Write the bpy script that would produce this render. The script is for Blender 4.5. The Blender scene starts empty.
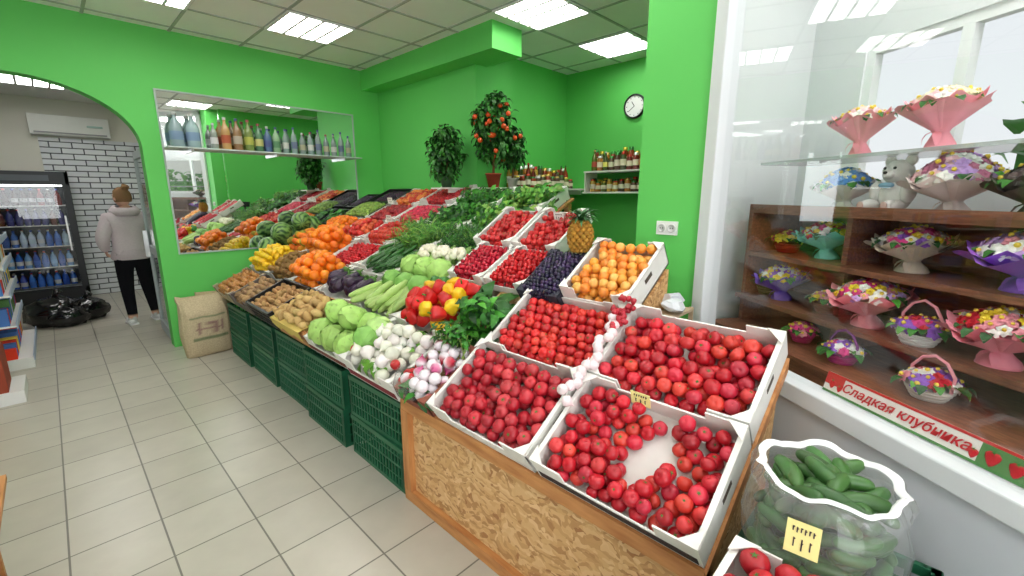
import bpy, bmesh, math, random
import numpy as np
from mathutils import Matrix, Vector
rng = random.Random(11)
pi = math.pi

def S(r, g, b):
    def f(c):
        c /= 255.0
        return c/12.92 if c <= .04045 else ((c+.055)/1.055)**2.4
    return (f(r), f(g), f(b))

# ------------------------------------------------------------ materials
def new_mat(name):
    m = bpy.data.materials.new(name); m.use_nodes = True
    nt = m.node_tree; b = nt.nodes['Principled BSDF']
    return m, nt, b

def attr_mat(name, rough=.5, spec=.5, nscale=20, namt=.12, bump=0.0, coat=0, metal=0, sss=0):
    m, nt, b = new_mat(name)
    a = nt.nodes.new('ShaderNodeAttribute'); a.attribute_name = 'Col'
    tc = nt.nodes.new('ShaderNodeTexCoord')
    n = nt.nodes.new('ShaderNodeTexNoise'); n.inputs['Scale'].default_value = nscale; n.inputs['Detail'].default_value = 4
    nt.links.new(tc.outputs['Object'], n.inputs['Vector'])
    mr = nt.nodes.new('ShaderNodeMapRange'); mr.inputs['To Min'].default_value = 1-namt; mr.inputs['To Max'].default_value = 1+namt
    nt.links.new(n.outputs['Fac'], mr.inputs['Value'])
    mx = nt.nodes.new('ShaderNodeVectorMath'); mx.operation = 'SCALE'
    nt.links.new(a.outputs['Color'], mx.inputs[0]); nt.links.new(mr.outputs['Result'], mx.inputs['Scale'])
    nt.links.new(mx.outputs['Vector'], b.inputs['Base Color'])
    b.inputs['Roughness'].default_value = rough
    b.inputs['Specular IOR Level'].default_value = spec
    b.inputs['Metallic'].default_value = metal
    b.inputs['Coat Weight'].default_value = coat
    if bump:
        bp = nt.nodes.new('ShaderNodeBump'); bp.inputs['Strength'].default_value = bump; bp.inputs['Distance'].default_value = .01
        nt.links.new(n.outputs['Fac'], bp.inputs['Height']); nt.links.new(bp.outputs['Normal'], b.inputs['Normal'])
    return m

FRUIT = attr_mat('fruit_skin', .38, .5, 30, .22)
MATTE = attr_mat('matte_skin', .75, .3, 40, .15, .2)
LEAF = attr_mat('leaf_surface', .5, .4, 25, .25)
PETAL = attr_mat('petal_and_wrap', .6, .3, 25, .08)
CARD = attr_mat('cardboard', .8, .2, 15, .06)
PLAST = attr_mat('plastic', .4, .5, 10, .05)
PAINT = attr_mat('painted_surface', .55, .4, 3, .03)
CLOTH = attr_mat('fabric', .9, .1, 60, .1, .3)
WEAVE = attr_mat('woven_sacking', .85, .15, 90, .35, .5)
GLOSS = attr_mat('bottle_gloss', .12, .6, 8, .1)
METAL = attr_mat('metal', .3, .5, 8, .05, 0, 0, .8)

def wood_mat(name, c1, c2, scale=6, stretch=(1, 8, 8)):
    m, nt, b = new_mat(name)
    tc = nt.nodes.new('ShaderNodeTexCoord'); mp = nt.nodes.new('ShaderNodeMapping'); mp.inputs['Scale'].default_value = stretch
    n = nt.nodes.new('ShaderNodeTexNoise'); n.inputs['Scale'].default_value = scale; n.inputs['Detail'].default_value = 6
    r = nt.nodes.new('ShaderNodeValToRGB'); r.color_ramp.elements[0].color = (*c1, 1); r.color_ramp.elements[1].color = (*c2, 1)
    r.color_ramp.elements[0].position = .3; r.color_ramp.elements[1].position = .7
    nt.links.new(tc.outputs['Object'], mp.inputs['Vector']); nt.links.new(mp.outputs['Vector'], n.inputs['Vector'])
    nt.links.new(n.outputs['Fac'], r.inputs['Fac']); nt.links.new(r.outputs['Color'], b.inputs['Base Color'])
    b.inputs['Roughness'].default_value = .55
    return m
PINE = wood_mat('pine_wood', S(170, 108, 58), S(208, 148, 90), 5, (6, 1, 6))
PINEV = wood_mat('pine_wood_upright', S(170, 108, 58), S(208, 148, 90), 5, (6, 6, 1))
BROWN = wood_mat('brown_shelf_wood', S(104, 62, 44), S(150, 94, 66), 5, (3, 20, 20))

def osb():
    m, nt, b = new_mat('osb_board')
    tc = nt.nodes.new('ShaderNodeTexCoord')
    v = nt.nodes.new('ShaderNodeTexVoronoi'); v.inputs['Scale'].default_value = 62; v.inputs['Randomness'].default_value = 1
    mp = nt.nodes.new('ShaderNodeMapping'); mp.inputs['Scale'].default_value = (1, .4, 1.2); mp.inputs['Rotation'].default_value = (.5, 0, 0)
    n = nt.nodes.new('ShaderNodeTexNoise'); n.inputs['Scale'].default_value = 9
    mxv = nt.nodes.new('ShaderNodeMixRGB'); mxv.inputs['Fac'].default_value = .14
    nt.links.new(tc.outputs['Object'], mp.inputs['Vector']); nt.links.new(tc.outputs['Object'], n.inputs['Vector'])
    nt.links.new(mp.outputs['Vector'], mxv.inputs[1]); nt.links.new(n.outputs['Color'], mxv.inputs[2])
    nt.links.new(mxv.outputs['Color'], v.inputs['Vector'])
    r = nt.nodes.new('ShaderNodeValToRGB')
    r.color_ramp.elements[0].color = (*S(156, 100, 54), 1); r.color_ramp.elements[1].color = (*S(232, 196, 146), 1)
    e = r.color_ramp.elements.new(.45); e.color = (*S(210, 164, 108), 1)
    nt.links.new(v.outputs['Color'], r.inputs['Fac']); nt.links.new(r.outputs['Color'], b.inputs['Base Color'])
    b.inputs['Roughness'].default_value = .6
    return m
OSB = osb()

def wall_mat(name, col, rough=.6, bump=.05):
    m, nt, b = new_mat(name)
    tc = nt.nodes.new('ShaderNodeTexCoord')
    n = nt.nodes.new('ShaderNodeTexNoise'); n.inputs['Scale'].default_value = 2.2; n.inputs['Detail'].default_value = 5
    r = nt.nodes.new('ShaderNodeValToRGB')
    r.color_ramp.elements[0].color = (*[c*.94 for c in col], 1); r.color_ramp.elements[1].color = (*[min(1, c*1.04) for c in col], 1)
    nt.links.new(tc.outputs['Object'], n.inputs['Vector']); nt.links.new(n.outputs['Fac'], r.inputs['Fac'])
    nt.links.new(r.outputs['Color'], b.inputs['Base Color'])
    n2 = nt.nodes.new('ShaderNodeTexNoise'); n2.inputs['Scale'].default_value = 120
    bp = nt.nodes.new('ShaderNodeBump'); bp.inputs['Strength'].default_value = bump; bp.inputs['Distance'].default_value = .005
    nt.links.new(tc.outputs['Object'], n2.inputs['Vector']); nt.links.new(n2.outputs['Fac'], bp.inputs['Height']); nt.links.new(bp.outputs['Normal'], b.inputs['Normal'])
    b.inputs['Roughness'].default_value = rough
    return m
GREEN = wall_mat('green_wall_paint', S(96, 200, 92))
WHITE = wall_mat('white_wall_paint', S(228, 231, 232))
CREAM = wall_mat('cream_wall_paint', S(222, 218, 206))
CEIL = wall_mat('ceiling_tile', S(240, 240, 238), .9, .3)

def brick_mat(name, c1, c2, mortar, bw, rh, ms, off, loc=(0, 0, 0), rot=(0, 0, 0), rough=.3, bump=.3):
    m, nt, b = new_mat(name)
    tc = nt.nodes.new('ShaderNodeTexCoord'); mp = nt.nodes.new('ShaderNodeMapping')
    mp.inputs['Location'].default_value = loc; mp.inputs['Rotation'].default_value = rot
    t = nt.nodes.new('ShaderNodeTexBrick'); t.offset = off; t.squash = 1
    t.inputs['Color1'].default_value = (*c1, 1); t.inputs['Color2'].default_value = (*c2, 1); t.inputs['Mortar'].default_value = (*mortar, 1)
    t.inputs['Scale'].default_value = 1; t.inputs['Brick Width'].default_value = bw; t.inputs['Row Height'].default_value = rh
    t.inputs['Mortar Size'].default_value = ms; t.inputs['Mortar Smooth'].default_value = .1; t.inputs['Bias'].default_value = 0
    nt.links.new(tc.outputs['Object'], mp.inputs['Vector']); nt.links.new(mp.outputs['Vector'], t.inputs['Vector'])
    n = nt.nodes.new('ShaderNodeTexNoise'); n.inputs['Scale'].default_value = 7; n.inputs['Detail'].default_value = 8
    nt.links.new(tc.outputs['Object'], n.inputs['Vector'])
    mr = nt.nodes.new('ShaderNodeMapRange'); mr.inputs['To Min'].default_value = .88; mr.inputs['To Max'].default_value = 1.1
    nt.links.new(n.outputs['Fac'], mr.inputs['Value'])
    vm = nt.nodes.new('ShaderNodeVectorMath'); vm.operation = 'SCALE'
    nt.links.new(t.outputs['Color'], vm.inputs[0]); nt.links.new(mr.outputs['Result'], vm.inputs['Scale'])
    nt.links.new(vm.outputs['Vector'], b.inputs['Base Color'])
    bp = nt.nodes.new('ShaderNodeBump'); bp.invert = True; bp.inputs['Strength'].default_value = bump; bp.inputs['Distance'].default_value = .004
    nt.links.new(t.outputs['Fac'], bp.inputs['Height']); nt.links.new(bp.outputs['Normal'], b.inputs['Normal'])
    b.inputs['Roughness'].default_value = rough
    return m
FLOOR = brick_mat('floor_tile', S(190, 184, 170), S(180, 174, 160), S(112, 108, 98), .333, .333, .004, 0, rough=.28)
BRICKW = brick_mat('white_brick', S(226, 228, 230), S(212, 214, 218), S(70, 72, 78), .25, .085, .008, .5, rot=(pi/2, 0, 0), rough=.5, bump=.6)

def emis(name, col, s):
    m, nt, b = new_mat(name)
    b.inputs['Base Color'].default_value = (*col, 1); b.inputs['Emission Color'].default_value = (*col, 1); b.inputs['Emission Strength'].default_value = s
    return m
LAMP = emis('lamp_panel', (1, .985, .96), 12)
LAMP2 = emis('lamp_panel_soft', (1, .99, .97), 6)

def mirror():
    m, nt, b = new_mat('mirror_glass')
    b.inputs['Base Color'].default_value = (.88, .91, .9, 1); b.inputs['Metallic'].default_value = 1; b.inputs['Roughness'].default_value = .015
    return m
MIRROR = mirror()

def thin_glass(name, tint=(1, 1, 1), refl=1.0, ior=1.5, white=0, rough=0.0):
    m = bpy.data.materials.new(name); m.use_nodes = True; nt = m.node_tree
    for n in list(nt.nodes): nt.nodes.remove(n)
    o = nt.nodes.new('ShaderNodeOutputMaterial'); t = nt.nodes.new('ShaderNodeBsdfTransparent'); t.inputs['Color'].default_value = (*tint, 1)
    g = nt.nodes.new('ShaderNodeBsdfGlossy'); g.inputs['Roughness'].default_value = rough
    f = nt.nodes.new('ShaderNodeFresnel')
    ge = nt.nodes.new('ShaderNodeNewGeometry'); mr = nt.nodes.new('ShaderNodeMapRange')
    mr.inputs['To Min'].default_value = ior; mr.inputs['To Max'].default_value = 1/ior
    nt.links.new(ge.outputs['Backfacing'], mr.inputs['Value']); nt.links.new(mr.outputs['Result'], f.inputs['IOR'])
    mm = nt.nodes.new('ShaderNodeMath'); mm.operation = 'MULTIPLY'; mm.inputs[1].default_value = refl
    nt.links.new(f.outputs[0], mm.inputs[0])
    mx = nt.nodes.new('ShaderNodeMixShader'); nt.links.new(mm.outputs[0], mx.inputs[0]); nt.links.new(t.outputs[0], mx.inputs[1]); nt.links.new(g.outputs[0], mx.inputs[2])
    out = mx
    if white:
        d = nt.nodes.new('ShaderNodeBsdfDiffuse'); d.inputs['Color'].default_value = (.85, .87, .86, 1)
        m2 = nt.nodes.new('ShaderNodeMixShader'); m2.inputs[0].default_value = white
        nt.links.new(mx.outputs[0], m2.inputs[1]); nt.links.new(d.outputs[0], m2.inputs[2]); out = m2
    nt.links.new(out.outputs[0], o.inputs[0])
    return m
GLASS = thin_glass('partition_glass', (.985, .992, .99), .9)
SHELFGLASS = thin_glass('shelf_glass', (.85, .93, .9), 1.5, white=.35)
BAGPL = thin_glass('clear_plastic_bag', (.98, .99, .985), 1.0, white=.08, rough=.12)

# ------------------------------------------------------------ mesh builder
def T(x=0, y=0, z=0): return Matrix.Translation((x, y, z))
def RX(a): return Matrix.Rotation(a, 4, 'X')
def RY(a): return Matrix.Rotation(a, 4, 'Y')
def RZ(a): return Matrix.Rotation(a, 4, 'Z')
def SC(x, y=None, z=None):
    if y is None: y = z = x
    return Matrix.Diagonal((x, y, z, 1))
def RR(): return RZ(rng.uniform(0, 2*pi)) @ RX(rng.uniform(0, 2*pi)) @ RZ(rng.uniform(0, 2*pi))
ID = Matrix.Identity(4)
def vary(c, a=.12):
    k = 1+rng.uniform(-a, a)
    return tuple(max(0, x*k*(1+rng.uniform(-a, a)*.3)) for x in c)

BOXF = [(0, 3, 2, 1), (4, 5, 6, 7), (0, 1, 5, 4), (1, 2, 6, 5), (2, 3, 7, 6), (3, 0, 4, 7)]
BOXV = np.array([(-.5, -.5, -.5), (.5, -.5, -.5), (.5, .5, -.5), (-.5, .5, -.5), (-.5, -.5, .5), (.5, -.5, .5), (.5, .5, .5), (-.5, .5, .5)])

class MB:
    def __init__(s):
        s.v = []; s.f = []; s.c = []; s.m = []; s.sm = []; s.n = 0; s.mats = []
    def add(s, tpl, M, col, mat, smooth=True):
        V, F = tpl
        A = np.array(M)
        W = V @ A[:3, :3].T + A[:3, 3]
        s.v.append(W)
        o = s.n
        s.f.extend([tuple(i+o for i in f) for f in F])
        if mat not in s.mats: s.mats.append(mat)
        k = s.mats.index(mat)
        s.m.extend([k]*len(F)); s.sm.extend([smooth]*len(F))
        C = np.ones((len(V), 4)); C[:, :3] = col
        s.c.append(C); s.n += len(V)
    def box(s, x0, x1, y0, y1, z0, z1, col, mat, F=ID):
        s.add((BOXV, BOXF), F @ T((x0+x1)/2, (y0+y1)/2, (z0+z1)/2) @ SC(x1-x0, y1-y0, z1-z0), col, mat, False)
    def obj(s, name, parent=None, bevel=0, M=None):
        V = np.concatenate(s.v)
        if M is not None:
            A = np.array(M.inverted()); V = V @ A[:3, :3].T + A[:3, 3]
        lo = V.min(0); hi = V.max(0)
        org = np.array([(lo[0]+hi[0])/2, (lo[1]+hi[1])/2, lo[2]])
        me = bpy.data.meshes.new(name)
        me.from_pydata((V-org).tolist(), [], s.f)
        me.polygons.foreach_set('material_index', s.m)
        me.polygons.foreach_set('use_smooth', s.sm)
        ca = me.color_attributes.new('Col', 'FLOAT_COLOR', 'POINT')
        ca.data.foreach_set('color', np.concatenate(s.c).ravel())
        for m in s.mats: me.materials.append(m)
        me.update()
        ob = bpy.data.objects.new(name, me)
        ob.matrix_world = (M if M is not None else ID) @ T(*org)
        bpy.context.scene.collection.objects.link(ob)
        if bevel:
            b = ob.modifiers.new('bevel', 'BEVEL'); b.width = bevel; b.segments = 2; b.limit_method = 'ANGLE'
        if parent:
            ob.parent = parent
        return ob

# ------------------------------------------------------------ templates
def rev(prof, seg=12, fn=None):
    V = []; F = []
    rows = []
    for (r, z) in prof:
        if r < 1e-5:
            rows.append([len(V)]); V.append((0, 0, z))
        else:
            row = []
            for i in range(seg):
                a = 2*pi*i/seg; rr = r
                zz = z
                if fn: rr, zz = fn(r, z, a)
                row.append(len(V)); V.append((rr*math.cos(a), rr*math.sin(a), zz))
            rows.append(row)
    for k in range(len(rows)-1):
        A, B = rows[k], rows[k+1]
        for i in range(seg):
            j = (i+1) % seg
            if len(A) == 1 and len(B) > 1: F.append((A[0], B[j], B[i]))
            elif len(B) == 1 and len(A) > 1: F.append((A[i], A[j], B[0]))
            elif len(A) > 1: F.append((A[i], A[j], B[j], B[i]))
    return np.array(V, float), F
def sph(seg=12, rings=8, sz=1):
    return rev([(math.sin(pi*i/rings), -sz*math.cos(pi*i/rings)) for i in range(rings+1)], seg)
def ico(sub):
    bm = bmesh.new(); bmesh.ops.create_icosphere(bm, subdivisions=sub, radius=1)
    V = np.array([v.co[:] for v in bm.verts]); F = [tuple(v.index for v in f.verts) for f in bm.faces]; bm.free(); return V, F
def tube(pts, rads, seg=8, caps=True):
    V = []; F = []
    pts = [Vector(p) for p in pts]; n = len(pts)
    prev = None
    for k, p in enumerate(pts):
        d = (pts[min(k+1, n-1)]-pts[max(k-1, 0)]).normalized()
        if prev is None:
            a = d.orthogonal().normalized()
        else:
            a = (prev-d*prev.dot(d)).normalized()
        prev = a; b = d.cross(a)
        for i in range(seg):
            t = 2*pi*i/seg
            V.append(tuple(p+(a*math.cos(t)+b*math.sin(t))*rads[k]))
    for k in range(n-1):
        for i in range(seg):
            j = (i+1) % seg
            F.append((k*seg+i, k*seg+j, (k+1)*seg+j, (k+1)*seg+i))
    if caps:
        F.append(tuple(range(seg-1, -1, -1))); F.append(tuple((n-1)*seg+i for i in range(seg)))
    return np.array(V, float), F
def leafT(L=1, W=.3, n=4, curl=.8, fold=.25, wave=0):
    V = []; F = []
    for k in range(n+1):
        t = k/n; a = curl*t
        c = (L*t*math.sin(a), L*t*math.cos(a))
        w = W*max(.06, math.sin(pi*min(1, (t*.92+.04))**.85))
        wv = wave*math.sin(k*2.4)
        for sgn in (-1, 0, 1):
            off = fold*w*abs(sgn)+wv*sgn
            V.append((c[0]-off*math.cos(a), sgn*w, c[1]+off*math.sin(a)))
    for k in range(n):
        for j in (0, 1):
            F.append((3*k+j, 3*k+j+1, 3*k+4+j, 3*k+3+j))
    return np.array(V, float), F

TOM = rev([(0, -.82), (.45, -.8), (.8, -.55), (1, -.05), (.93, .4), (.65, .74), (.3, .8), (.1, .72), (0, .66)], 14, lambda r, z, a: (r*(1+.03*math.cos(5*a)), z))
ORB = sph(12, 8); SPH8 = sph(8, 6); ICO1 = ico(1); ICO2 = ico(2); SPH24 = sph(28, 18)
LEM = rev([(0, -1.3), (.14, -1.2), (.35, -.98), (.78, -.6), (1, 0), (.78, .6), (.35, .98), (.16, 1.2), (0, 1.28)], 10)
_pv = ico(2)[0].copy(); _pv *= (1+.1*np.sin(3*_pv[:, [1]]+1)+.07*np.sin(5*_pv[:, [2]])); POT = (_pv*np.array([1.25, .9, .8]), ICO2[1])
ONI = rev([(0, -.85), (.2, -.84), (.7, -.6), (1, -.05), (.85, .45), (.4, .85), (.14, 1.1), (.1, 1.4), (0, 1.42)], 12)
EGG = tube([(0, 0, -1.6), (0, 0, -1.5), (0, 0, -1.1), (.03, 0, -.5), (.06, 0, .2), (.03, 0, .8), (0, 0, 1.2)], [.15, .42, .68, .72, .55, .42, .3], 10)
CALY = tube([(0, 0, .95), (0, 0, 1.2), (0, 0, 1.3), (.05, 0, 1.75)], [.5, .4, .12, .1], 8)
CUC = tube([(.12, 0, -1), (.08, 0, -.95), (.03, 0, -.6), (0, 0, 0), (.03, 0, .6), (.1, 0, .93), (.12, 0, 1)], [.04, .13, .2, .22, .2, .13, .04], 8)
BCUC = tube([(.14, 0, -1.02), (.13, 0, -.97), (.09, 0, -.82), (.04, 0, -.5), (0, 0, 0), (.04, 0, .5), (.1, 0, .84), (.13, 0, .97), (.14, 0, 1.02)], [.05, .16, .27, .34, .36, .34, .26, .15, .05], 12)
PEP = rev([(0, -.9), (.35, -1.0), (.62, -.8), (.82, -.1), (.95, .5), (.85, .82), (.45, .95), (.2, .85), (0, .8)], 16, lambda r, z, a: (r*(1+.14*math.cos(4*a)), z))
STEM = tube([(0, 0, 0), (.1, 0, .25), (.15, 0, .5)], [.12, .09, .1], 6)
STAR = (np.array([(0, 0, .1)]+[((.55 if i % 2 == 0 else .14)*math.cos(pi*i/5), (.55 if i % 2 == 0 else .14)*math.sin(pi*i/5), .06 if i % 2 else -.02) for i in range(10)]), [(0, i+1, (i+1) % 10+1) for i in range(10)])
STRW = rev([(0, -1.2), (.35, -.9), (.75, -.2), (.85, .35), (.5, .7), (0, .75)], 8)

def cabbage_tpl():
    parts = []
    V, F = sph(16, 12); parts.append((V*.93, F, 0))
    r2 = random.Random(3)
    for k in range(9):
        rings = 7; seg = 14; VV = []; FF = []
        for i in range(rings+1):
            th = (i/rings)*1.25
            for j in range(seg):
                a = 2*pi*j/seg
                r = .98+.012*k+.12*max(0, (i/rings-.75))*4*(.6+.5*math.sin(a*5+k))
                VV.append((r*math.sin(th)*math.cos(a), r*math.sin(th)*math.sin(a), r*math.cos(th)))
        for i in range(rings):
            for j in range(seg):
                jj = (j+1) % seg
                FF.append((i*seg+j, i*seg+jj, (i+1)*seg+jj, (i+1)*seg+j))
        M = np.array((RZ(r2.uniform(0, 6.3)) @ RX(r2.uniform(.9, 2.2))).to_3x3())
        parts.append((np.array(VV)@M.T, FF, k))
    return parts
CAB = cabbage_tpl()

# ------------------------------------------------------------ produce adders
def p_tomato(mb, M, r, c):
    r = r*rng.uniform(.86, 1.07)
    mb.add(TOM, M @ SC(r, r, r*rng.uniform(.9, 1.05)), vary(c, .2), FRUIT)
    if rng.random() < .4: mb.add(STAR, M @ T(0, 0, r*.72) @ SC(r*.7), vary(S(70, 120, 50)), LEAF, False)
def p_orb(mb, M, r, c): mb.add(ORB, M @ SC(r, r, r*.95), vary(c), FRUIT)
def p_small(mb, M, r, c): mb.add(SPH8, M @ SC(r), vary(c, .25), FRUIT)
def p_lemon(mb, M, r, c): mb.add(LEM, M @ SC(r*.9), vary(c), FRUIT)
def p_potato(mb, M, r, c): mb.add(POT, M @ SC(r*rng.uniform(.8, 1.1)), vary(c), MATTE)
def p_onion(mb, M, r, c): mb.add(ONI, M @ SC(r*rng.uniform(.85, 1.1)), vary(c, .06), FRUIT)
def p_egg(mb, M, r, c):
    mb.add(EGG, M @ SC(r), vary(c), FRUIT); mb.add(CALY, M @ SC(r), vary(S(80, 120, 50)), LEAF)
def p_pep(mb, M, r, c):
    mb.add(PEP, M @ SC(r), vary(c), FRUIT); mb.add(STEM, M @ T(0, 0, r*.8) @ SC(r), S(60, 130, 40), LEAF)
def p_straw(mb, M, r, c): mb.add(STRW, M @ SC(r), vary(c, .2), FRUIT)
def p_turnip(mb, M, r, c):
    V, F = ONI; k = np.clip((V[:, 2]+.1)*1.4, 0, 1)[:, None]
    C = np.array(S(240, 232, 236))*(1-k)+np.array(c)*k
    mb.add((V, F), M @ SC(r), C, FRUIT)
def p_cab(mb, M, r, c):
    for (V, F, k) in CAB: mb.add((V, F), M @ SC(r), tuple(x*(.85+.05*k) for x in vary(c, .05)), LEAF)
def p_melon(mb, M, r, c):
    V, F = SPH24
    ph = np.arctan2(V[:, 1], V[:, 0]); st = np.sin(ph*9+2*np.sin(V[:, 2]*6))
    k = (st > .1)[:, None]
    C = np.where(k, np.array(S(28, 74, 34)), np.array(S(128, 168, 88)))
    mb.add((V*np.array([1, 1, 1.12]), F), M @ SC(r), C, FRUIT)
def p_cauli(mb, M, r, c):
    for i in range(26):
        a = rng.uniform(0, 6.28); t = rng.uniform(0, 1.3)
        mb.add(ICO1, M @ T(r*.7*math.sin(t)*math.cos(a), r*.7*math.sin(t)*math.sin(a), r*.55*math.cos(t)) @ SC(r*.3), vary(c, .05), MATTE)
    for i in range(7):
        mb.add(leafT(1, .4, 4, .5, .2), M @ RZ(i*.9) @ T(r*.5, 0, -r*.5) @ RY(.5) @ SC(r*1.2), vary(S(130, 170, 80)), LEAF)

LEAVES = {
 'broad': leafT(1, .28, 4, 1.1, .15, .03), 'small': leafT(1, .38, 3, .9, .2), 'thin': leafT(1, .045, 4, .8, .3), 'ruffle': leafT(1, .4, 6, 1.0, .1, .08)}
def greens(mb, F, lx, ly, z0, n, L, kind, cols, up=.5):
    t = LEAVES[kind]
    for i in range(n):
        x = rng.uniform(-lx/2, lx/2); y = rng.uniform(-ly/2, ly/2)
        M = F @ T(x, y, z0+rng.uniform(0, .05)) @ RZ(rng.uniform(0, 6.28)) @ RY(abs(rng.gauss(0, up))) @ SC(L*rng.uniform(.6, 1.15))
        mb.add(t, M, vary(rng.choice(cols), .35), LEAF)
GD = [S(38, 92, 30), S(52, 120, 36), S(30, 75, 28)]
GL = [S(110, 165, 60), S(140, 185, 80), S(85, 145, 45)]
GM = [S(60, 130, 40), S(80, 150, 50), S(45, 105, 35)]
def bunch(mb, M, n, L, kind, cols, stem=S(150, 180, 90), spread=.28):
    # tied bunch: stems converge at origin and fan out along +Z
    for i in range(n):
        a = rng.uniform(0, 6.28); t = abs(rng.gauss(0, spread)); l = L*rng.uniform(.7, 1.1)
        R_ = M @ RZ(a) @ RY(t)
        mb.add(tube([(0, 0, -.25*L), (0, 0, 0), (.02*l, 0, l*.6)], [.0035, .003, .002], 4, False), R_, vary(stem, .15), LEAF)
        for k in range(4):
            mb.add(LEAVES[kind], R_ @ T(0, 0, l*(.3+.17*k)) @ RZ(rng.uniform(0, 6.28)) @ RY(.6) @ SC(L*.32*rng.uniform(.7, 1.2)), vary(rng.choice(cols), .35), LEAF)

def hexpos(lx, ly, r, z0, layers=2, jit=.2, mound=0, drop=0):
    out = []
    for l in range(layers):
        row = 0; x = -lx/2+r+(r*.6 if l % 2 else 0)
        while x <= lx/2-r*.8:
            y = -ly/2+r+(r if (row+l) % 2 else 0)
            while y <= ly/2-r*.8:
                if l < layers-1 or rng.random() > drop:
                    m = mound*max(0, (1-(2*x/lx)**2)*(1-(2*y/ly)**2))**.5
                    out.append((x+rng.uniform(-jit, jit)*r, y+rng.uniform(-jit, jit)*r, z0+r*.9+l*r*1.45+m+rng.uniform(-.12, .12)*r))
                y += 2.03*r
            x += 1.8*r; row += 1
    return out

# ------------------------------------------------------------ containers
WHT = S(236, 234, 228)
def carton(mb, F, lx, ly, h, col=WHT, inner=None, lowfront=True, flaps=True, front_band=None):
    t = .006; inner = inner or tuple(c*.9 for c in col)
    mb.box(-lx/2, lx/2, -ly/2, ly/2, 0, .008, inner, CARD, F)
    for sx in (-1, 1):
        hh = h*(.72 if (lowfront and sx < 0) else 1)
        x = sx*lx/2
        mb.box(min(x, x-sx*t), max(x, x-sx*t), -ly/2, ly/2, 0, hh*.7, col, CARD, F)
        for sy in (-1, 1):
            y = sy*ly/2; w = ly*.22
            mb.box(min(x, x-sx*t), max(x, x-sx*t), min(y, y-sy*w), max(y, y-sy*w), hh*.7, h, col, CARD, F)
            if flaps:
                mb.add((np.array([(0, 0, 0), (-sx*.06, 0, 0), (0, -sy*.06, 0), (0, 0, .004), (-sx*.06, 0, .004), (0, -sy*.06, .004)]),
                        [(0, 2, 1), (3, 4, 5), (0, 1, 4, 3), (1, 2, 5, 4), (2, 0, 3, 5)]), F @ T(x, y, h), col, CARD, False)
    for sy in (-1, 1):
        y = sy*ly/2
        mb.box(-lx/2, lx/2, min(y, y-sy*t), max(y, y-sy*t), 0, h*.92, col, CARD, F)
        mb.box(-lx/2+.02, lx/2-.02, min(y, y-sy*.018), max(y, y-sy*.018), h*.9, h*.93, col, CARD, F)
        mb.box(-.035, .035, y-.0012 if sy < 0 else y, y if sy < 0 else y+.0012, h*.5, h*.68, S(90, 80, 70), CARD, F)
    if front_band:
        mb.box(-lx/2-.0015, -lx/2, -ly*.48, ly*.48, .012, h*.42, front_band, CARD, F)

def pcrate(mb, F, lx, ly, h, col):
    p = .022
    for sx in (-1, 1):
        for sy in (-1, 1):
            x = sx*(lx/2-p/2); y = sy*(ly/2-p/2)
            mb.box(x-p/2, x+p/2, y-p/2, y+p/2, 0, h, col, PLAST, F)
            mb.box(x-p*.9 if sx > 0 else x-p/2, x+p/2 if sx > 0 else x+p*.9, y-p/2, y+p/2, 0, h, col, PLAST, F)
    mb.box(-lx/2, lx/2, -ly/2, ly/2, 0, .01, tuple(c*.7 for c in col), PLAST, F)
    for sx in (-1, 1):
        x = sx*(lx/2-.006)
        for (z0, z1, e) in ((h-.03, h, .008), (0, .022, .004), (h*.52, h*.52+.014, .001), (h*.27, h*.27+.008, .001), (h*.75, h*.75+.008, .001)):
            mb.box(x-.005-e/2, x+.005+e/2, -ly/2, ly/2, z0, z1, col, PLAST, F)
        n = int(ly/.032)
        for i in range(1, n):
            y = -ly/2+ly*i/n
            mb.box(x-.004, x+.004, y-.0045, y+.0045, 0, h, col, PLAST, F)
    for sy in (-1, 1):
        y = sy*(ly/2-.006)
        for (z0, z1, e) in ((h-.03, h, .008), (0, .022, .004), (h*.52, h*.52+.014, .001), (h*.27, h*.27+.008, .001), (h*.75, h*.75+.008, .001)):
            mb.box(-lx/2, lx/2, y-.005-e/2, y+.005+e/2, z0, z1, col, PLAST, F)
        n = int(lx/.032)
        for i in range(1, n):
            x = -lx/2+lx*i/n
            mb.box(x-.0045, x+.0045, y-.004, y+.004, 0, h, col, PLAST, F)

def wcrate(mb, F, lx, ly, h):
    c = (1, 1, 1)
    mb.box(-lx/2, lx/2, -ly/2, ly/2, 0, .01, c, PINE, F)
    for s_ in (-1, 1):
        for k in range(2):
            z0 = .01+k*h*.5
            x = s_*(lx/2-.005); mb.box(x-.005, x+.005, -ly/2, ly/2, z0, z0+h*.42, c, PINE, F)
            y = s_*(ly/2-.005); mb.box(-lx/2, lx/2, y-.005, y+.005, z0, z0+h*.42, c, PINE, F)
        for s2 in (-1, 1):
            x = s_*(lx/2-.02); y = s2*(ly/2-.02); mb.box(x-.012, x+.012, y-.012, y+.012, 0, h+.01, c, PINE, F)

def tag(mb, F, w=.075, h=.05, col=S(246, 238, 160)):
    mb.box(-.001, .001, -w/2, w/2, 0, h, col, CARD, F)
    for k in range(2):
        n = 6 if k == 0 else 3
        hh = h*(.08 if k == 0 else .17); zc = h*(.74 if k == 0 else .32)
        for i in range(n):
            yy = w*.36-(i+.5)*w*.72/n
            mb.box(-.0024, -.001, yy-w*.02, yy+w*.02, zc-hh*(1 if i % 2 else .6), zc+hh, S(60, 50, 60), CARD, F)
            mb.box(-.0024, -.001, yy-w*.045, yy+w*.02, zc+hh*(.2 if i % 2 else .7), zc+hh*(.2 if i % 2 else .7)+h*.03, S(60, 50, 60), CARD, F)

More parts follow.
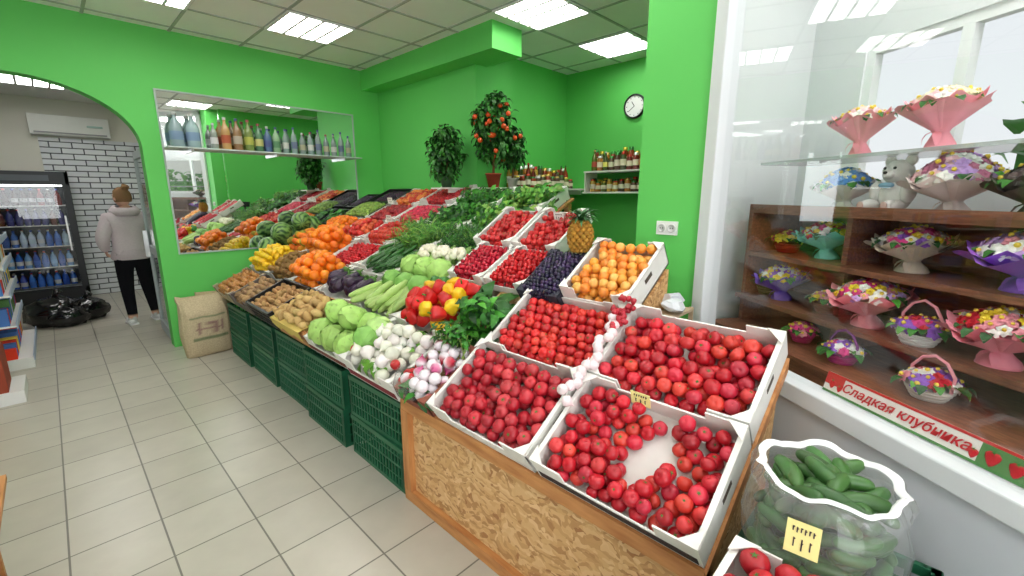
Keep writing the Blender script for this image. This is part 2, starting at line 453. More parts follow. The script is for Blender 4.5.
def frame(x, y, z, ang=0, yaw=0): return T(x, y, z) @ RZ(yaw) @ RY(-ang)

# ============================================================ ROOM SHELL
W1 = (1, 1, 1)
def simple(name, boxes, mat, col=W1, bevel=0):
    mb = MB()
    for b in boxes: mb.box(*b, col, mat)
    return mb.obj(name, None, bevel)
H = 3.17
simple('floor', [(-2.4, 5.4, -2.4, 10.3, -.1, 0)], FLOOR)
simple('ceiling', [(-2.4, 5.4, -2.4, 5.91, H, H+.1)], CEIL)
simple('ceiling_far_room', [(-2.4, 3.4, 5.91, 10.3, 3.0, 3.1)], CEIL)
mb = MB(); Y0, Y1 = 5.73, 5.91
mb.box(-2.4, -.93, Y0, Y1, 0, H, W1, GREEN); mb.box(.73, 3.42, Y0, Y1, 0, H, W1, GREEN)
N = 32
def az(x): return 2.05+.55*math.sqrt(max(0, 1-((x+.1)/.83)**2))
for i in range(N):
    a0 = pi*i/N; a1 = pi*(i+1)/N
    x0 = -.1-.83*math.cos(a0); x1 = -.1-.83*math.cos(a1)
    V = np.array([(x0, Y0, az(x0)), (x1, Y0, az(x1)), (x1, Y1, az(x1)), (x0, Y1, az(x0)), (x0, Y0, H), (x1, Y0, H), (x1, Y1, H), (x0, Y1, H)])
    mb.add((V, BOXF), ID, W1, GREEN, False)
mb.obj('wall_back')
simple('wall_side', [(3.32, 3.42, 3.92, 5.73, 0, H)], GREEN)
simple('wall_pilaster', [(3.32, 3.87, 3.75, 3.92, 0, H)], GREEN)
simple('wall_recess_back', [(3.42, 5.11, 3.92, 4.02, 0, H)], GREEN)
simple('wall_recess_side', [(5.11, 5.21, 1.35, 4.02, 0, H)], GREEN)
simple('wall_recess_front', [(2.5, 5.11, 1.27, 1.35, 0, H)], GREEN)
simple('wall_column', [(2.3, 2.5, .87, 1.25, 0, H)], GREEN)
simple('soffit_beam', [(3.08, 3.48, 3.24, 5.73, 2.93, H)], GREEN)
simple('wall_left', [(-2.4, -2.3, -2.4, 10.3, 0, H)], WHITE)
simple('wall_rear', [(-2.3, -1.9, -2.4, -2.3, 0, H), (-1.9, .3, -2.4, -2.3, 0, .8), (-1.9, .3, -2.4, -2.3, 2.8, H), (.3, 1.35, -2.4, -2.3, 0, H)], WHITE)
mb = MB()
for x in (-1.9, -1.2, -.45, .25): mb.box(x, x+.05, -2.39, -2.31, .8, 2.8, S(235, 235, 235), PAINT)
for z in (.8, 2.2, 2.75): mb.box(-1.9, .3, -2.39, -2.31, z, z+.05, S(235, 235, 235), PAINT)
mb.box(-1.88, .28, -2.352, -2.348, .82, 2.78, W1, GLASS)
mb.obj('window_1')
simple('wall_far', [(-2.3, 3.4, 9.85, 9.95, 0, 3.0)], CREAM)
simple('wall_far_side', [(3.32, 3.42, 5.91, 9.85, 0, 3.0)], CREAM)
simple('wall_brick_pier', [(.05, 1.5, 9.8, 9.85, 0, 2.44)], BRICKW)

lights = [(1.70, 4.34), (.46, 4.34), (1.08, 3.1), (2.94, 2.48), (4.18, 2.48), (-.78, 1.86), (.46, .62), (1.70, 1.24), (-.78, -.62), (1.08, -.62), (.46, -1.86), (-.78, 3.72)]  # panels behind and beside the camera are unseen, added for reflections and illumination
mb = MB()
x = 1.70-.62*6
while x < 5.1:
    mb.box(x-.012, x+.012, -2.3, 5.73, H-.008, H, S(170, 174, 168), PAINT); x += .62
y = 2.48-.62*7
while y < 5.7:
    mb.box(-2.3, 5.1, y-.012, y+.012, H-.008, H, S(170, 174, 168), PAINT); y += .62
mb.obj('ceiling_grid')
def panel(x, y, z, w=.6):
    mb = MB()
    mb.box(x, x+w, y, y+w, z-.008, z-.002, W1, LAMP)
    for (a, b, c, d) in ((x-.012, x+.012, y, y+w), (x+w-.012, x+w+.012, y, y+w), (x, x+w, y-.012, y+.012), (x, x+w, y+w-.012, y+w+.012)):
        mb.box(a, b, c, d, z-.014, z, S(235, 235, 235), PAINT)
    for k in (1, 2, 3):
        mb.box(x+k*w/4-.012, x+k*w/4+.012, y, y+w, z-.02, z-.008, S(215, 215, 212), PAINT)
    for k in range(1, 8):
        mb.box(x, x+w, y+k*w/8-.001, y+k*w/8+.001, z-.014, z-.008, S(245, 245, 245), PAINT)
    mb.obj('ceiling_light')
for (x, y) in lights: panel(x+.01, y+.01, H-.006)
panel(-.2, 8.2, 3.0); panel(-.2, 6.8, 3.0); panel(1.4, 7.6, 3.0)

# mirror with bottle shelf
mb = MB()
mb.box(.9, 2.92, 5.722, 5.73, 1.0, 2.6, W1, MIRROR)
for b in ((.885, .9, 5.715, 5.73, .985, 2.615), (2.92, 2.935, 5.715, 5.73, .985, 2.615), (.9, 2.92, 5.715, 5.73, 2.6, 2.615), (.9, 2.92, 5.715, 5.73, .985, 1.0)):
    mb.box(*b, S(170, 180, 176), PAINT)
mb.obj('wall_mirror')
mb = MB(); mb.box(.9, 2.92, 5.52, 5.72, 2.055, 2.067, S(190, 205, 200), PAINT)
for x in (1.1, 1.9, 2.7): mb.box(x-.01, x+.01, 5.54, 5.72, 2.02, 2.055, S(180, 180, 180), METAL)
mb.obj('bottle_shelf')
def bottle_t(h, r, neck=.3, seg=12):
    return rev([(0, 0), (r*.9, 0), (r, .01), (r, h*.55), (r*.85, h*.66), (r*neck*1.1, h*.82), (r*neck, h*.86), (r*neck, h*.93)], seg), rev([(0, h*.92), (r*neck*1.2, h*.92), (r*neck*1.2, h), (0, h)], seg)
def bottle(mb, x, y, z, h, r, col, cap=S(40, 80, 160), label=None, neck=.3):
    a, b = bottle_t(h, r, neck)
    mb.add(a, T(x, y, z), col, GLOSS); mb.add(b, T(x, y, z), cap, PLAST)
    if label: mb.add(rev([(r*1.02, h*.2), (r*1.02, h*.45)], 12), T(x, y, z), label, CARD)
mb = MB()
bl = [(1.0, .33, .06, S(140, 160, 164), S(120, 145, 170)), (1.14, .33, .06, S(146, 166, 170), S(120, 145, 170)), (1.32, .26, .035, S(140, 148, 140), S(200, 200, 200)),
 (1.43, .33, .045, S(186, 146, 92), S(170, 90, 64)), (1.54, .33, .045, S(140, 108, 74), S(170, 162, 145)), (1.65, .33, .045, S(116, 138, 70), S(170, 172, 84)),
 (1.75, .3, .042, S(76, 118, 84), S(190, 186, 120)), (1.84, .28, .04, S(84, 110, 146), S(74, 86, 130)), (1.93, .28, .04, S(126, 158, 122), S(90, 132, 96))]
for k in range(9): bl.append((2.03+.095*k, .27+.03*math.sin(k*2), .034, S(128, 146, 140), [S(190, 190, 185), S(100, 110, 134), S(170, 166, 140)][k % 3]))
for (x, h, r, c, l) in bl: bottle(mb, x, 5.62, 2.067, h, r, vary(c, .1), rng.choice([S(70, 90, 130), S(150, 66, 66), S(195, 195, 195)]), l)
mb.obj('row_of_drink_bottles')

# ============================================================ DISPLAY STANDS
SN = .66; AN = math.atan(SN)
SF = .47; AF = math.atan(SF)
def pn(x): return .57+SN*(x-1.12)
def pf(x): return .55+SF*(x-1.12)
def wedge(mb, x0, x1, y0, y1, fz, mat, zb=0, t=None):
    z0, z1 = fz(x0), fz(x1)
    a = zb if t is None else z0-t; b = zb if t is None else z1-t
    V = np.array([(x0, y0, a), (x1, y0, b), (x1, y1, b), (x0, y1, a), (x0, y0, z0), (x1, y0, z1), (x1, y1, z1), (x0, y1, z0)])
    mb.add((V, BOXF), ID, W1, mat, False)
mb = MB()
wedge(mb, 1.145, 1.80, .36, .965, lambda x: pn(x)-.005, OSB)
wedge(mb, 1.145, 2.13, .965, 1.86, lambda x: pn(x)-.005, OSB)
mb.box(1.115, 1.145, .34, 1.88, .52, .575, W1, PINE); mb.box(1.115, 1.145, .34, 1.88, 0, .06, W1, PINE)
for y in (.34, 1.82): mb.box(1.113, 1.145, y, y+.06, .06, .52, W1, PINEV)
mb.box(1.12, 1.16, .335, .36, 0, .57, W1, PINEV)
wedge(mb, 1.12, 1.80, .335, .36, lambda x: pn(x)-.003, PINE, t=.05)
mb.obj('osb_display_stand')
mb = MB()
wedge(mb, 1.56, 3.3, 2.42, 5.7, lambda x: pf(x)-.004, PINE, t=.02)
wedge(mb, 1.56, 2.48, 1.88, 2.42, lambda x: pf(x)-.004, PINE, t=.02)
for y in (2.43, 3.4, 4.5, 5.64):
    for x in (1.59, 2.4, 3.25): mb.box(x-.025, x+.025, y, y+.05, 0, pf(x)-.03, W1, PINEV)
for x in (1.59, 2.4): mb.box(x-.025, x+.025, 1.9, 1.95, 0, pf(x)-.03, W1, PINEV)
mb.obj('sloped_display_stand')

DG = S(34, 98, 68)
for i, y in enumerate((2.2, 2.87, 3.52, 4.17, 4.82)):
    dx = (.0, -.015, .015, .005, -.01)[i]
    for k in range(2):
        mb = MB(); pcrate(mb, frame(1.33+dx+.008*k, y, k*.262, 0, rng.uniform(-.015, .015)), .4, .6, .26, vary(DG, .12)); mb.obj('green_plastic_crate')

# ------------------------------------------------------------ tomato boxes (near)
TR = [S(198, 34, 48), S(182, 24, 38), S(206, 52, 54), S(196, 40, 60), S(172, 24, 36), S(208, 60, 48)]
def fill(mb, F, lx, ly, z0, fn, r, c, layers=2, jit=.2, mound=0, drop=0, tilt=None, skip=None):
    for (x, y, z) in hexpos(lx, ly, r, z0, layers, jit, mound, drop):
        if skip and skip(x, y, z): continue
        if tilt is not None: R_ = RX(rng.gauss(0, tilt)) @ RY(rng.gauss(0, tilt)) @ RZ(rng.uniform(0, 6.28))
        else: R_ = RR()
        cc = rng.choice(c) if isinstance(c, list) else c
        fn(mb, F @ T(x, y, z) @ R_, r, cc)

def nearbox(name, x, y, lx, ly, h, fn, r, c, layers, drop=0, skip=None, fz=pn, ang=AN, lift=0, mound=0, col=WHT, z0=.01, tilt=.5, tagp=None, jit=.2, front_band=None):
    F = frame(x, y, fz(x)+lift, ang); mb = MB()
    carton(mb, F, lx, ly, h, col, front_band=front_band)
    fill(mb, F, lx-.02, ly-.02, z0, fn, r, c, layers, jit, mound, drop, tilt, skip=skip)
    if tagp: tag(mb, F @ T(*tagp) @ RY(.3), .075, .055)
    return mb.obj(name, M=F)
def skip1(x, y, z):
    d = abs(x-.02)*1.2+abs(y+.05)*.75+.03*math.sin(y*40)
    return d < (.15 if z > .045 else .09)
nearbox('carton_of_tomatoes', 1.30, .645, .41, .60, .12, p_tomato, .0285, TR, 2, .08, skip=skip1, tagp=(.165, .05, .09), jit=.3, front_band=S(70, 60, 60))  # dark band along the lower front wall of this carton
nearbox('carton_of_tomatoes', 1.645, .645, .40, .60, .12, p_tomato, .03, TR, 2, .1, mound=.01, jit=.3)
nearbox('carton_of_tomatoes', 1.30, 1.27, .41, .60, .12, p_tomato, .032, [S(186, 40, 52), S(172, 30, 44), S(192, 52, 60)], 2, .08, jit=.3)
nearbox('carton_of_tomatoes', 1.645, 1.27, .40, .60, .10, p_tomato, .0255, [S(204, 36, 38), S(186, 28, 34), S(212, 56, 44)], 2, .05, jit=.3)
nearbox('carton_of_apricots', 1.97, 1.16, .40, .38, .13, p_orb, .026, [S(240, 160, 60), S(236, 138, 50), S(242, 180, 90)], 3, .2, lift=.02, jit=.35)
F = frame(1.93, 1.50, pn(1.93), AN); mb = MB(); carton(mb, F, .36, .28, .1, S(60, 60, 70)); fill(mb, F, .34, .26, .02, p_small, .013, [S(38, 30, 60), S(60, 40, 80), S(30, 28, 45)], 4, .4, .03); mb.obj('carton_of_dark_grapes', M=F)
def ps(x): return .55+.56*(x-1.12)
AS = math.atan(.56)
F = frame(1.30, 2.16, pf(1.30), AF); mb = MB(); carton(mb, F, .4, .54, .13, front_band=S(130, 50, 60))
fill(mb, F, .37, .5, .03, p_onion, .04, [S(240, 238, 228), S(230, 230, 212), S(236, 228, 224)], 2, .5, .05, .2)
for (x, y) in ((-.12, .2), (-.1, -.2)): p_tomato(mb, F @ T(x, y, .15), .03, S(200, 40, 40))
p_cab(mb, F @ T(.06, .2, .16) @ RR(), .075, S(165, 200, 120)); p_cab(mb, F @ T(-.04, .19, .17) @ RR(), .07, S(130, 180, 90))
for k in range(26): mb.add(LEAVES['broad'], F @ T(rng.uniform(-.15, .15), rng.uniform(-.2, .2), .13) @ RZ(rng.uniform(0, 6)) @ RY(1.2) @ SC(.1), vary(GL[0]), LEAF)
mb.obj('carton_of_white_onions', M=F)
F = frame(1.29, 1.73, ps(1.29)+.01, AS); mb = MB(); carton(mb, F, .38, .26, .11, S(150, 90, 75))
fill(mb, F, .36, .25, .04, p_turnip, .032, [S(205, 90, 140), S(180, 60, 110), S(225, 190, 205), S(176, 40, 60), S(190, 36, 60)], 2, .35, .03, .1)
greens(mb, F @ T(-.14, 0, .06), .06, .22, 0, 30, .11, 'broad', GD+GM, 1.1)
for k in range(5): bunch(mb, F @ T(.12, -.1+.05*k, .12) @ RY(.5), 5, .15, 'broad', GD+GM)
mb.obj('carton_of_turnips', M=F)
F = frame(1.64, 1.72, ps(1.64), AS); mb = MB(); carton(mb, F, .36, .26, .1)
greens(mb, F, .24, .22, .03, 90, .18, 'broad', GD+GM, .75)
for k in range(9): bunch(mb, F @ T(.08-.02*k, rng.uniform(-.08, .08), .08) @ RX(rng.uniform(-.7, .7)) @ RY(-.9+.15*k), 6, .22, 'broad', GD+GM, S(160, 40, 80), .3)
mb.obj('carton_of_beet_greens', M=F)
F = frame(1.64, 2.14, pf(1.64)+.02, AF); mb = MB(); carton(mb, F, .38, .5, .13)
fill(mb, F, .37, .48, .05, p_pep, .047, [S(205, 28, 28), S(240, 190, 30), S(215, 30, 30), S(60, 130, 50), S(240, 200, 40), S(200, 30, 30)], 2, .35, .06, .05)
mb.obj('carton_of_bell_peppers', M=F)
for (x, y, c) in ((1.98, 1.81, S(200, 30, 36)), (1.98, 2.16, S(190, 24, 50))):
    mb = MB(); F = frame(x, y, pf(x)+.16, AS); carton(mb, F, .36, .32, .09)
    fill(mb, F, .33, .29, .01, p_straw, .017, c, 3, .4, .02); mb.obj('carton_of_strawberries', M=F)
    F = frame(x, y, pf(x)+.0, AF); mb = MB(); carton(mb, F, .36, .32, .12, S(205, 190, 165)); mb.obj('support_carton', M=F)
for (x, y) in ((2.29, 1.83), (2.29, 2.21)):
    mb = MB(); F = frame(x, y, pf(x)+.22, AS+.05); carton(mb, F, .4, .36, .1)
    fill(mb, F, .37, .33, .02, p_tomato, .024, [S(200, 40, 40), S(190, 34, 36)], 2, .25, 0, 0.1, .4)
    if y < 2: tag(mb, F @ T(.1, .0, .07) @ RY(.3), .08, .055, S(245, 245, 240))
    mb.obj('carton_of_tomatoes', M=F)
    F = frame(x, y, pf(x)+.0, AF); mb = MB(); carton(mb, F, .36, .35, .18, S(205, 190, 165)); mb.obj('support_carton', M=F)

# ------------------------------------------------------------ far produce grid
RX_ = [1.30, 1.665, 2.03, 2.39, 2.755, 3.11]
def cell(name, si, ri, build, cont='carton', col=WHT, h=.12, ly=.58, lift=0, dy=0, tg=False, front_band=None):
    y = [None, None, None, 2.74, 3.34, 3.94, 4.54, 5.12, 5.52][si]+dy
    x = RX_[ri]; mb = MB(); F = frame(x, y, pf(x)+lift, AF, rng.uniform(-.02, .02))
    if cont == 'carton': carton(mb, F, .375, ly, h, col, front_band=front_band)
    elif cont == 'plastic': pcrate(mb, F, .375, ly, h, col)
    elif cont == 'wood': wcrate(mb, F, .375, ly, h)
    build(mb, F)
    if tg: tag(mb, F @ T(.1, rng.uniform(-.15, .15), h+.03) @ RY(.3), .1, .07, S(245, 245, 235))
    mb.obj(name, M=F)
def FI(fn, r, c, layers=2, mound=.06, drop=.1, lx=.355, ly=.55, z0=.02, **k):
    return lambda mb, F: fill(mb, F, lx, ly, z0, fn, r, c, layers, .35, mound, drop, **k)
def GR(n, L, kind, cols, up=.7, z0=.04, bk=None, nb=14):
    def b(mb, F):
        greens(mb, F, .32, .52, z0, n, L, kind, cols, up)
        if bk:
            for i in range(nb):
                bunch(mb, F @ T(rng.uniform(-.1, .08), -.24+.48*i/(nb-1), z0+.05) @ RX(rng.uniform(-.4, .4)) @ RY(rng.uniform(-1.2, -.2)), 8, L*1.2, bk, cols)
    return b
BLK = S(28, 28, 30)
OR = [S(244, 128, 20), S(248, 142, 28), S(240, 116, 20)]
def cabs(c, r):
    def b(mb, F):
        for ix in range(2):
            for iy in range(3):
                p_cab(mb, F @ T(-.09+.18*ix, -.18+.18*iy, .09+.02*rng.random()) @ RR(), r, vary(c, .08))
        for i in range(2): p_cab(mb, F @ T(rng.uniform(-.05, .05), -.1+.2*i, .2) @ RR(), r*.9, c)
    return b
cell('carton_of_cabbages', 3, 0, cabs(S(158, 196, 104), .085), h=.11, front_band=S(120, 70, 60))
def pots(mb, F):
    fill(mb, F, .355, .55, .02, p_potato, .034, [S(206, 172, 112), S(190, 155, 100)], 3, .35, .05, .1)
    for k in range(8):
        y0 = -.28+.07*k
        mb.add((np.array([(-.12, y0, .14+.008*(k % 2)), (-.12, y0+.07, .14+.008*((k+1) % 2)), (-.2, y0+.07, .15), (-.2, y0, .15), (-.205, y0+.07, .08+.02*math.sin(k*2.0)), (-.205, y0, .08+.02*math.sin((k-1)*2.0))]), [(0, 1, 2, 3), (3, 2, 4, 5)]), F, S(222, 196, 110), CARD, False)
cell('crate_of_potatoes', 4, 0, pots, 'wood', dy=-.02)
cell('crate_of_new_potatoes', 5, 0, FI(p_potato, .026, [S(190, 150, 100), S(170, 130, 85)], 3, .02), 'plastic', BLK, h=.16)
cell('carton_of_ginger_roots', 6, 0, FI(p_potato, .03, [S(176, 140, 100), S(150, 120, 88)], 2, .02), col=S(120, 110, 105))
cell('carton_of_brown_onions', 7, 0, FI(p_onion, .03, [S(180, 120, 60), S(190, 135, 75)], 2, .02), col=S(180, 165, 140))
def zuc(mb, F):
    for i in range(16):
        mb.add(CUC, F @ T(rng.uniform(-.05, .05), -.25+.033*i, .09+rng.uniform(0, .06)) @ RY(pi/2+rng.gauss(0, .12)) @ RZ(rng.uniform(0, 6)) @ SC(.17, .12, .17), vary(S(168, 195, 110)), FRUIT)
    for i in range(3): p_cab(mb, F @ T(.12, -.18+.17*i, .13) @ RR(), .075, S(120, 170, 80))
cell('carton_of_zucchini', 3, 1, zuc)
def eggs(mb, F):
    for i in range(22):
        p_egg(mb, F @ T(rng.uniform(-.06, .04), -.24+.023*i, .09+rng.uniform(0, .08)) @ RY(pi/2+rng.gauss(0, .25)) @ RX(rng.gauss(0, .3)), .062, S(50, 28, 56))
cell('carton_of_eggplants', 4, 1, eggs)
cell('carton_of_oranges', 5, 1, FI(p_orb, .042, OR, 3, .09), tg=True)
cell('carton_of_kiwis', 6, 1, FI(p_potato, .03, [S(150, 116, 66), S(132, 100, 58)], 3, .07))
cell('carton_of_lemons', 7, 1, FI(p_lemon, .036, [S(246, 208, 40), S(242, 195, 30)], 3, .08))
def cc(mb, F):
    for iy in range(3): p_cab(mb, F @ T(-.08, -.18+.18*iy, .12) @ RR(), .09, S(160, 200, 105))
    for iy in range(3): p_cauli(mb, F @ T(.1, -.18+.18*iy, .13), .1, S(240, 234, 212))
cell('carton_of_cabbages_and_cauliflowers', 3, 2, cc)
def cucs(mb, F):
    for i in range(110):
        mb.add(CUC, F @ T(rng.uniform(-.12, .12), rng.uniform(-.24, .24), .03+rng.uniform(0, .12)) @ RZ(rng.gauss(0, .5)) @ RY(pi/2) @ RZ(rng.uniform(0, 6)) @ SC(.075), vary(S(50, 100, 40), .2), FRUIT)
cell('carton_of_cucumbers', 4, 2, cucs)
cell('carton_of_strawberries', 5, 2, FI(p_straw, .018, S(200, 28, 40), 3, .02))
cell('carton_of_oranges', 6, 2, FI(p_orb, .042, OR, 3, .1))
cell('carton_of_mangoes', 7, 2, FI(p_potato, .045, [S(240, 160, 50), S(228, 118, 46), S(170, 160, 60)], 2, .08))
cell('carton_of_dill', 3, 3, GR(500, .14, 'thin', GD+GM, bk='thin'), lift=.02)
cell('carton_of_spring_onions', 4, 3, GR(600, .2, 'thin', GM+GL, bk='thin'))
cell('carton_of_red_apples', 5, 3, FI(p_orb, .033, [S(190, 30, 34), S(205, 60, 40)], 2, .03), tg=True)
cell('carton_of_red_apples', 6, 3, FI(p_orb, .033, [S(200, 40, 36), S(215, 90, 50)], 2, .05))
cell('carton_of_oranges', 7, 3, FI(p_orb, .036, OR, 2, .05))
cell('carton_of_lettuce', 3, 4, GR(260, .14, 'ruffle', GL+GM, .9, bk='ruffle', nb=10))
cell('carton_of_parsley', 4, 4, GR(500, .11, 'small', GD+GM, .9, bk='small'))
cell('carton_of_radishes', 5, 4, FI(p_small, .018, [S(200, 30, 70), S(220, 60, 90)], 3, .03))
cell('carton_of_red_plums', 6, 4, FI(p_orb, .026, [S(150, 24, 40), S(180, 40, 50)], 2, .02), tg=True)
cell('crate_of_green_grapes', 7, 4, FI(p_small, .016, [S(150, 180, 80), S(130, 160, 70)], 4, .05), 'plastic', BLK)
cell('carton_of_leafy_herbs', 3, 5, GR(300, .12, 'small', GL+GM, .9, bk='small', nb=10))
cell('carton_of_spinach', 4, 5, GR(300, .12, 'broad', GD+GM, .9, bk='broad', nb=12))
cell('carton_of_cherries', 5, 5, FI(p_small, .016, [S(170, 20, 34), S(200, 40, 46)], 3, .02), lift=.03)
cell('carton_of_nectarines', 6, 5, FI(p_orb, .03, [S(200, 60, 40), S(230, 130, 60)], 2, .02))
cell('crate_of_purple_plums', 7, 5, FI(p_orb, .022, [S(50, 26, 60), S(70, 30, 60)], 2, .02), 'plastic', BLK)
mb = MB()
for (x, y, r) in ((1.72, 5.56, .12), (1.96, 5.57, .125), (2.2, 5.56, .125), (2.08, 5.5, .11), (1.84, 5.48, .11)):
    zz = .09 if r == .11 else 0
    p_melon(mb, T(x, y, pf(x)+r*1.35+zz*1.6) @ RR(), r, None)
mb.box(1.6, 2.34, 5.42, 5.7, 0, .86, W1, PINE)
mb.obj('pile_of_watermelons')
mb = MB(); F = frame(2.55, 5.54, pf(2.55), AF); pcrate(mb, F, .36, .3, .13, BLK); greens(mb, F, .26, .16, .05, 160, .11, 'small', GD+GM, .7); mb.obj('crate_of_herbs', M=F)
mb = MB(); F = frame(2.95, 5.54, pf(2.95), AF); pcrate(mb, F, .36, .3, .13, BLK); fill(mb, F, .32, .26, .02, p_small, .016, [S(60, 30, 70), S(40, 22, 40)], 4, .3, .03); mb.obj('crate_of_dark_grapes', M=F)

mb = MB()
for k in range(17):
    x = 1.27+.022*k+rng.uniform(-.01, .01); y = .955+rng.uniform(-.03, .03)
    mb.add(ONI, T(x, y, pn(x)+.165+rng.uniform(0, .02)) @ RR() @ SC(.023), vary(S(238, 222, 224), .05), MATTE)
mb.obj('string_of_garlic')
mb = MB()
for k in range(30):
    x = 1.64+rng.uniform(-.07, .07); mb.add(STRW, T(x, .955+rng.uniform(-.04, .04), pn(x)+.15+rng.uniform(0, .05)) @ RR() @ SC(.017), vary(S(176, 36, 52), .2), FRUIT)
mb.obj('handful_of_strawberries')
mb = MB(); px, py = 2.03, 1.44; pz = pn(px)+.10
for i in range(9):
    for j in range(11):
        z = (i+.5)/9; rr = .062*math.sin(pi*(.12+.78*z))**.6; a = 2*pi*(j+.5*(i % 2))/11
        mb.add(ICO1, T(px+rr*math.cos(a), py+rr*math.sin(a), pz+.02+z*.17) @ SC(.017), vary(S(176, 128, 50), .2), MATTE)
mb.add(ORB, T(px, py, pz+.1) @ SC(.06, .06, .095), S(120, 90, 40), MATTE)
for i in range(34):
    mb.add(leafT(1, .1, 4, .9, .3), T(px, py, pz+.185) @ RZ(i*2.4) @ RY(.1+.025*i) @ SC(.13-.001*i), vary(S(60, 110, 60)), LEAF)
mb.obj('pineapple')
mb = MB(); SX, SY, SZ = 2.62, 2.0, 1.26
mb.box(-.03, .03, -.09, .09, .12, .21, S(25, 27, 30), PLAST, T(SX-.05, SY, SZ) @ RZ(-.6)); mb.box(-.012, .012, -.012, .012, 0, .13, S(60, 60, 60), METAL, T(SX-.05, SY, SZ) @ RZ(-.6))
mb.box(-.1, .1, -.13, .13, -.03, .0, S(190, 190, 190), METAL, T(SX, SY, SZ)); mb.box(SX-.11, SX+.13, SY-.14, SY+.14, 0, SZ-.03, WHT, CARD)
mb.obj('weighing_scale')
mb = MB()
for k in range(26): p_tomato(mb, T(1.17+rng.uniform(-.06, .06), 1.80+rng.uniform(-.07, .07), .66+rng.uniform(0, .07)) @ RR(), .021, S(196, 30, 36))
mb.add(rev([(.03, 0), (.1, .02), (.12, .08), (.1, .15)], 16, lambda r, z, a: (r*(1+.06*math.sin(a*7)), z)), T(1.17, 1.80, .60), W1, BAGPL)
mb.obj('bag_of_cherry_tomatoes')

# ============================================================ FOREGROUND RIGHT
for k in range(2):
    mb = MB(); pcrate(mb, frame(1.34, .09, .3*k, 0, 0), .4, .44, .3, DG); mb.obj('green_plastic_crate')
bx, by, bz = 1.312, .125, .602
mb = MB()
def bagfn(r, z, a):
    k = max(0, z-.1)*3
    return r*(1+.02*math.sin(a*11+z*40)+.02*math.sin(a*5+1)+.03*k*math.sin(a*17)), z+.008*math.sin(a*6)
mb.add(rev([(0, 0), (.12, .0), (.165, .03), (.188, .09), (.188, .15), (.17, .21), (.15, .25), (.146, .275)], 96, bagfn), T(bx, by, bz), W1, BAGPL)
mb.add(rev([(.140, .25), (.143, .28), (.154, .293), (.168, .283), (.176, .262), (.174, .24)], 96, bagfn), T(bx, by, bz+.002), S(240, 242, 243), BAGPL)
mb.add(rev([(.142, .278), (.152, .292), (.163, .286)], 96, bagfn), T(bx, by, bz+.004), S(244, 245, 245), PLAST)
for lay in range(7):
    n_ = 30 if lay < 5 else 20
    for k in range(n_):
        zz = .03+lay*.036; rm = (.15 if lay < 5 else .1)
        a = rng.uniform(0, 6.28); r = rm*math.sqrt(rng.random())
        tang = a+pi/2 if r > .1 else rng.gauss(.9, .8)
        mb.add(BCUC, T(bx+r*math.cos(a), by+r*math.sin(a), bz+zz+rng.uniform(0, .02)+(.035*(1-r/rm) if lay > 4 else 0)) @ RZ(tang+rng.gauss(0, .2)) @ RY(pi/2+rng.gauss(0, .18)) @ RZ(rng.uniform(0, 6)) @ SC(.05 if lay < 5 else .056), vary(S(64, 104, 50), .3), FRUIT)
tag(mb, T(bx-.186, by+.01, bz+.155) @ RZ(.1) @ RY(.2), .07, .08)
mb.obj('bag_of_cucumbers')
for k in range(2):
    mb = MB(); pcrate(mb, frame(.93, .03, .31*k, 0), .34, .46, .31, DG); mb.obj('green_plastic_crate')
F = frame(.93, .03, .622, 0); mb = MB(); carton(mb, F, .35, .48, .12); fill(mb, F, .33, .45, .02, p_tomato, .034, TR, 2, .3, .02, 0, .5); mb.obj('carton_of_tomatoes', M=F)

# crumpled white bags on a carton near column
mb = MB()
Vb, Fb = ico(4); Vb = Vb.copy(); r4 = random.Random(8)
for q in range(26):
    n_ = np.array([r4.gauss(0, 1), r4.gauss(0, 1), r4.gauss(0, 1)]); n_ /= np.linalg.norm(n_)
    d_ = Vb @ n_; lim = r4.uniform(.62, .86); ov = np.clip(d_-lim, 0, None); Vb -= ov[:, None]*n_[None, :]*1.2
mb.add((Vb, Fb), T(2.04, .885, 1.075) @ RX(.2) @ SC(.085, .06, .045), S(222, 225, 230), PLAST, False)
mb.add((Vb, Fb), T(2.12, .93, 1.08) @ RZ(1.2) @ SC(.06, .08, .055), S(214, 217, 224), PLAST, False)
mb.obj('white_plastic_bags')
mb = MB(); carton(mb, T(2.09, .905, 0), .24, .1, 1.04, S(200, 180, 150), lowfront=False, flaps=False); mb.box(1.972, 2.208, .858, .952, 1.02, 1.035, S(200, 180, 150), CARD); mb.obj('tall_cardboard_box')

# ============================================================ SHELVES IN RECESS
mb = MB()
mb.box(3.3, 5.1, 3.42, 3.74, 1.655, 1.675, WHT, PAINT); mb.box(3.88, 5.1, 3.74, 3.91, 1.655, 1.675, WHT, PAINT)
mb.box(4.82, 5.1, 1.5, 3.42, 1.615, 1.635, WHT, PAINT); mb.box(4.82, 5.1, 1.5, 3.4, 1.87, 1.89, WHT, PAINT)
for y in (1.6, 2.5, 3.38): mb.box(4.84, 5.1, y, y+.02, 1.63, 1.88, WHT, PAINT)
for x in (3.5, 4.2, 4.9): mb.box(x, x+.02, 3.5, 3.74 if x < 3.87 else 3.91, 1.6, 1.655, WHT, PAINT)
mb.obj('preserves_shelf')
def jar(mb, x, y, z, h, r, c, lid):
    mb.add(rev([(0, 0), (r, 0), (r, h*.78), (r*.75, h*.86)], 10), T(x, y, z), c, GLOSS); mb.add(rev([(r*.8, h*.86), (r*.8, h), (0, h)], 10), T(x, y, z), lid, METAL)
    mb.add(rev([(r*1.03, h*.25), (r*1.03, h*.6)], 10), T(x, y, z), vary(S(225, 215, 190), .1), CARD)
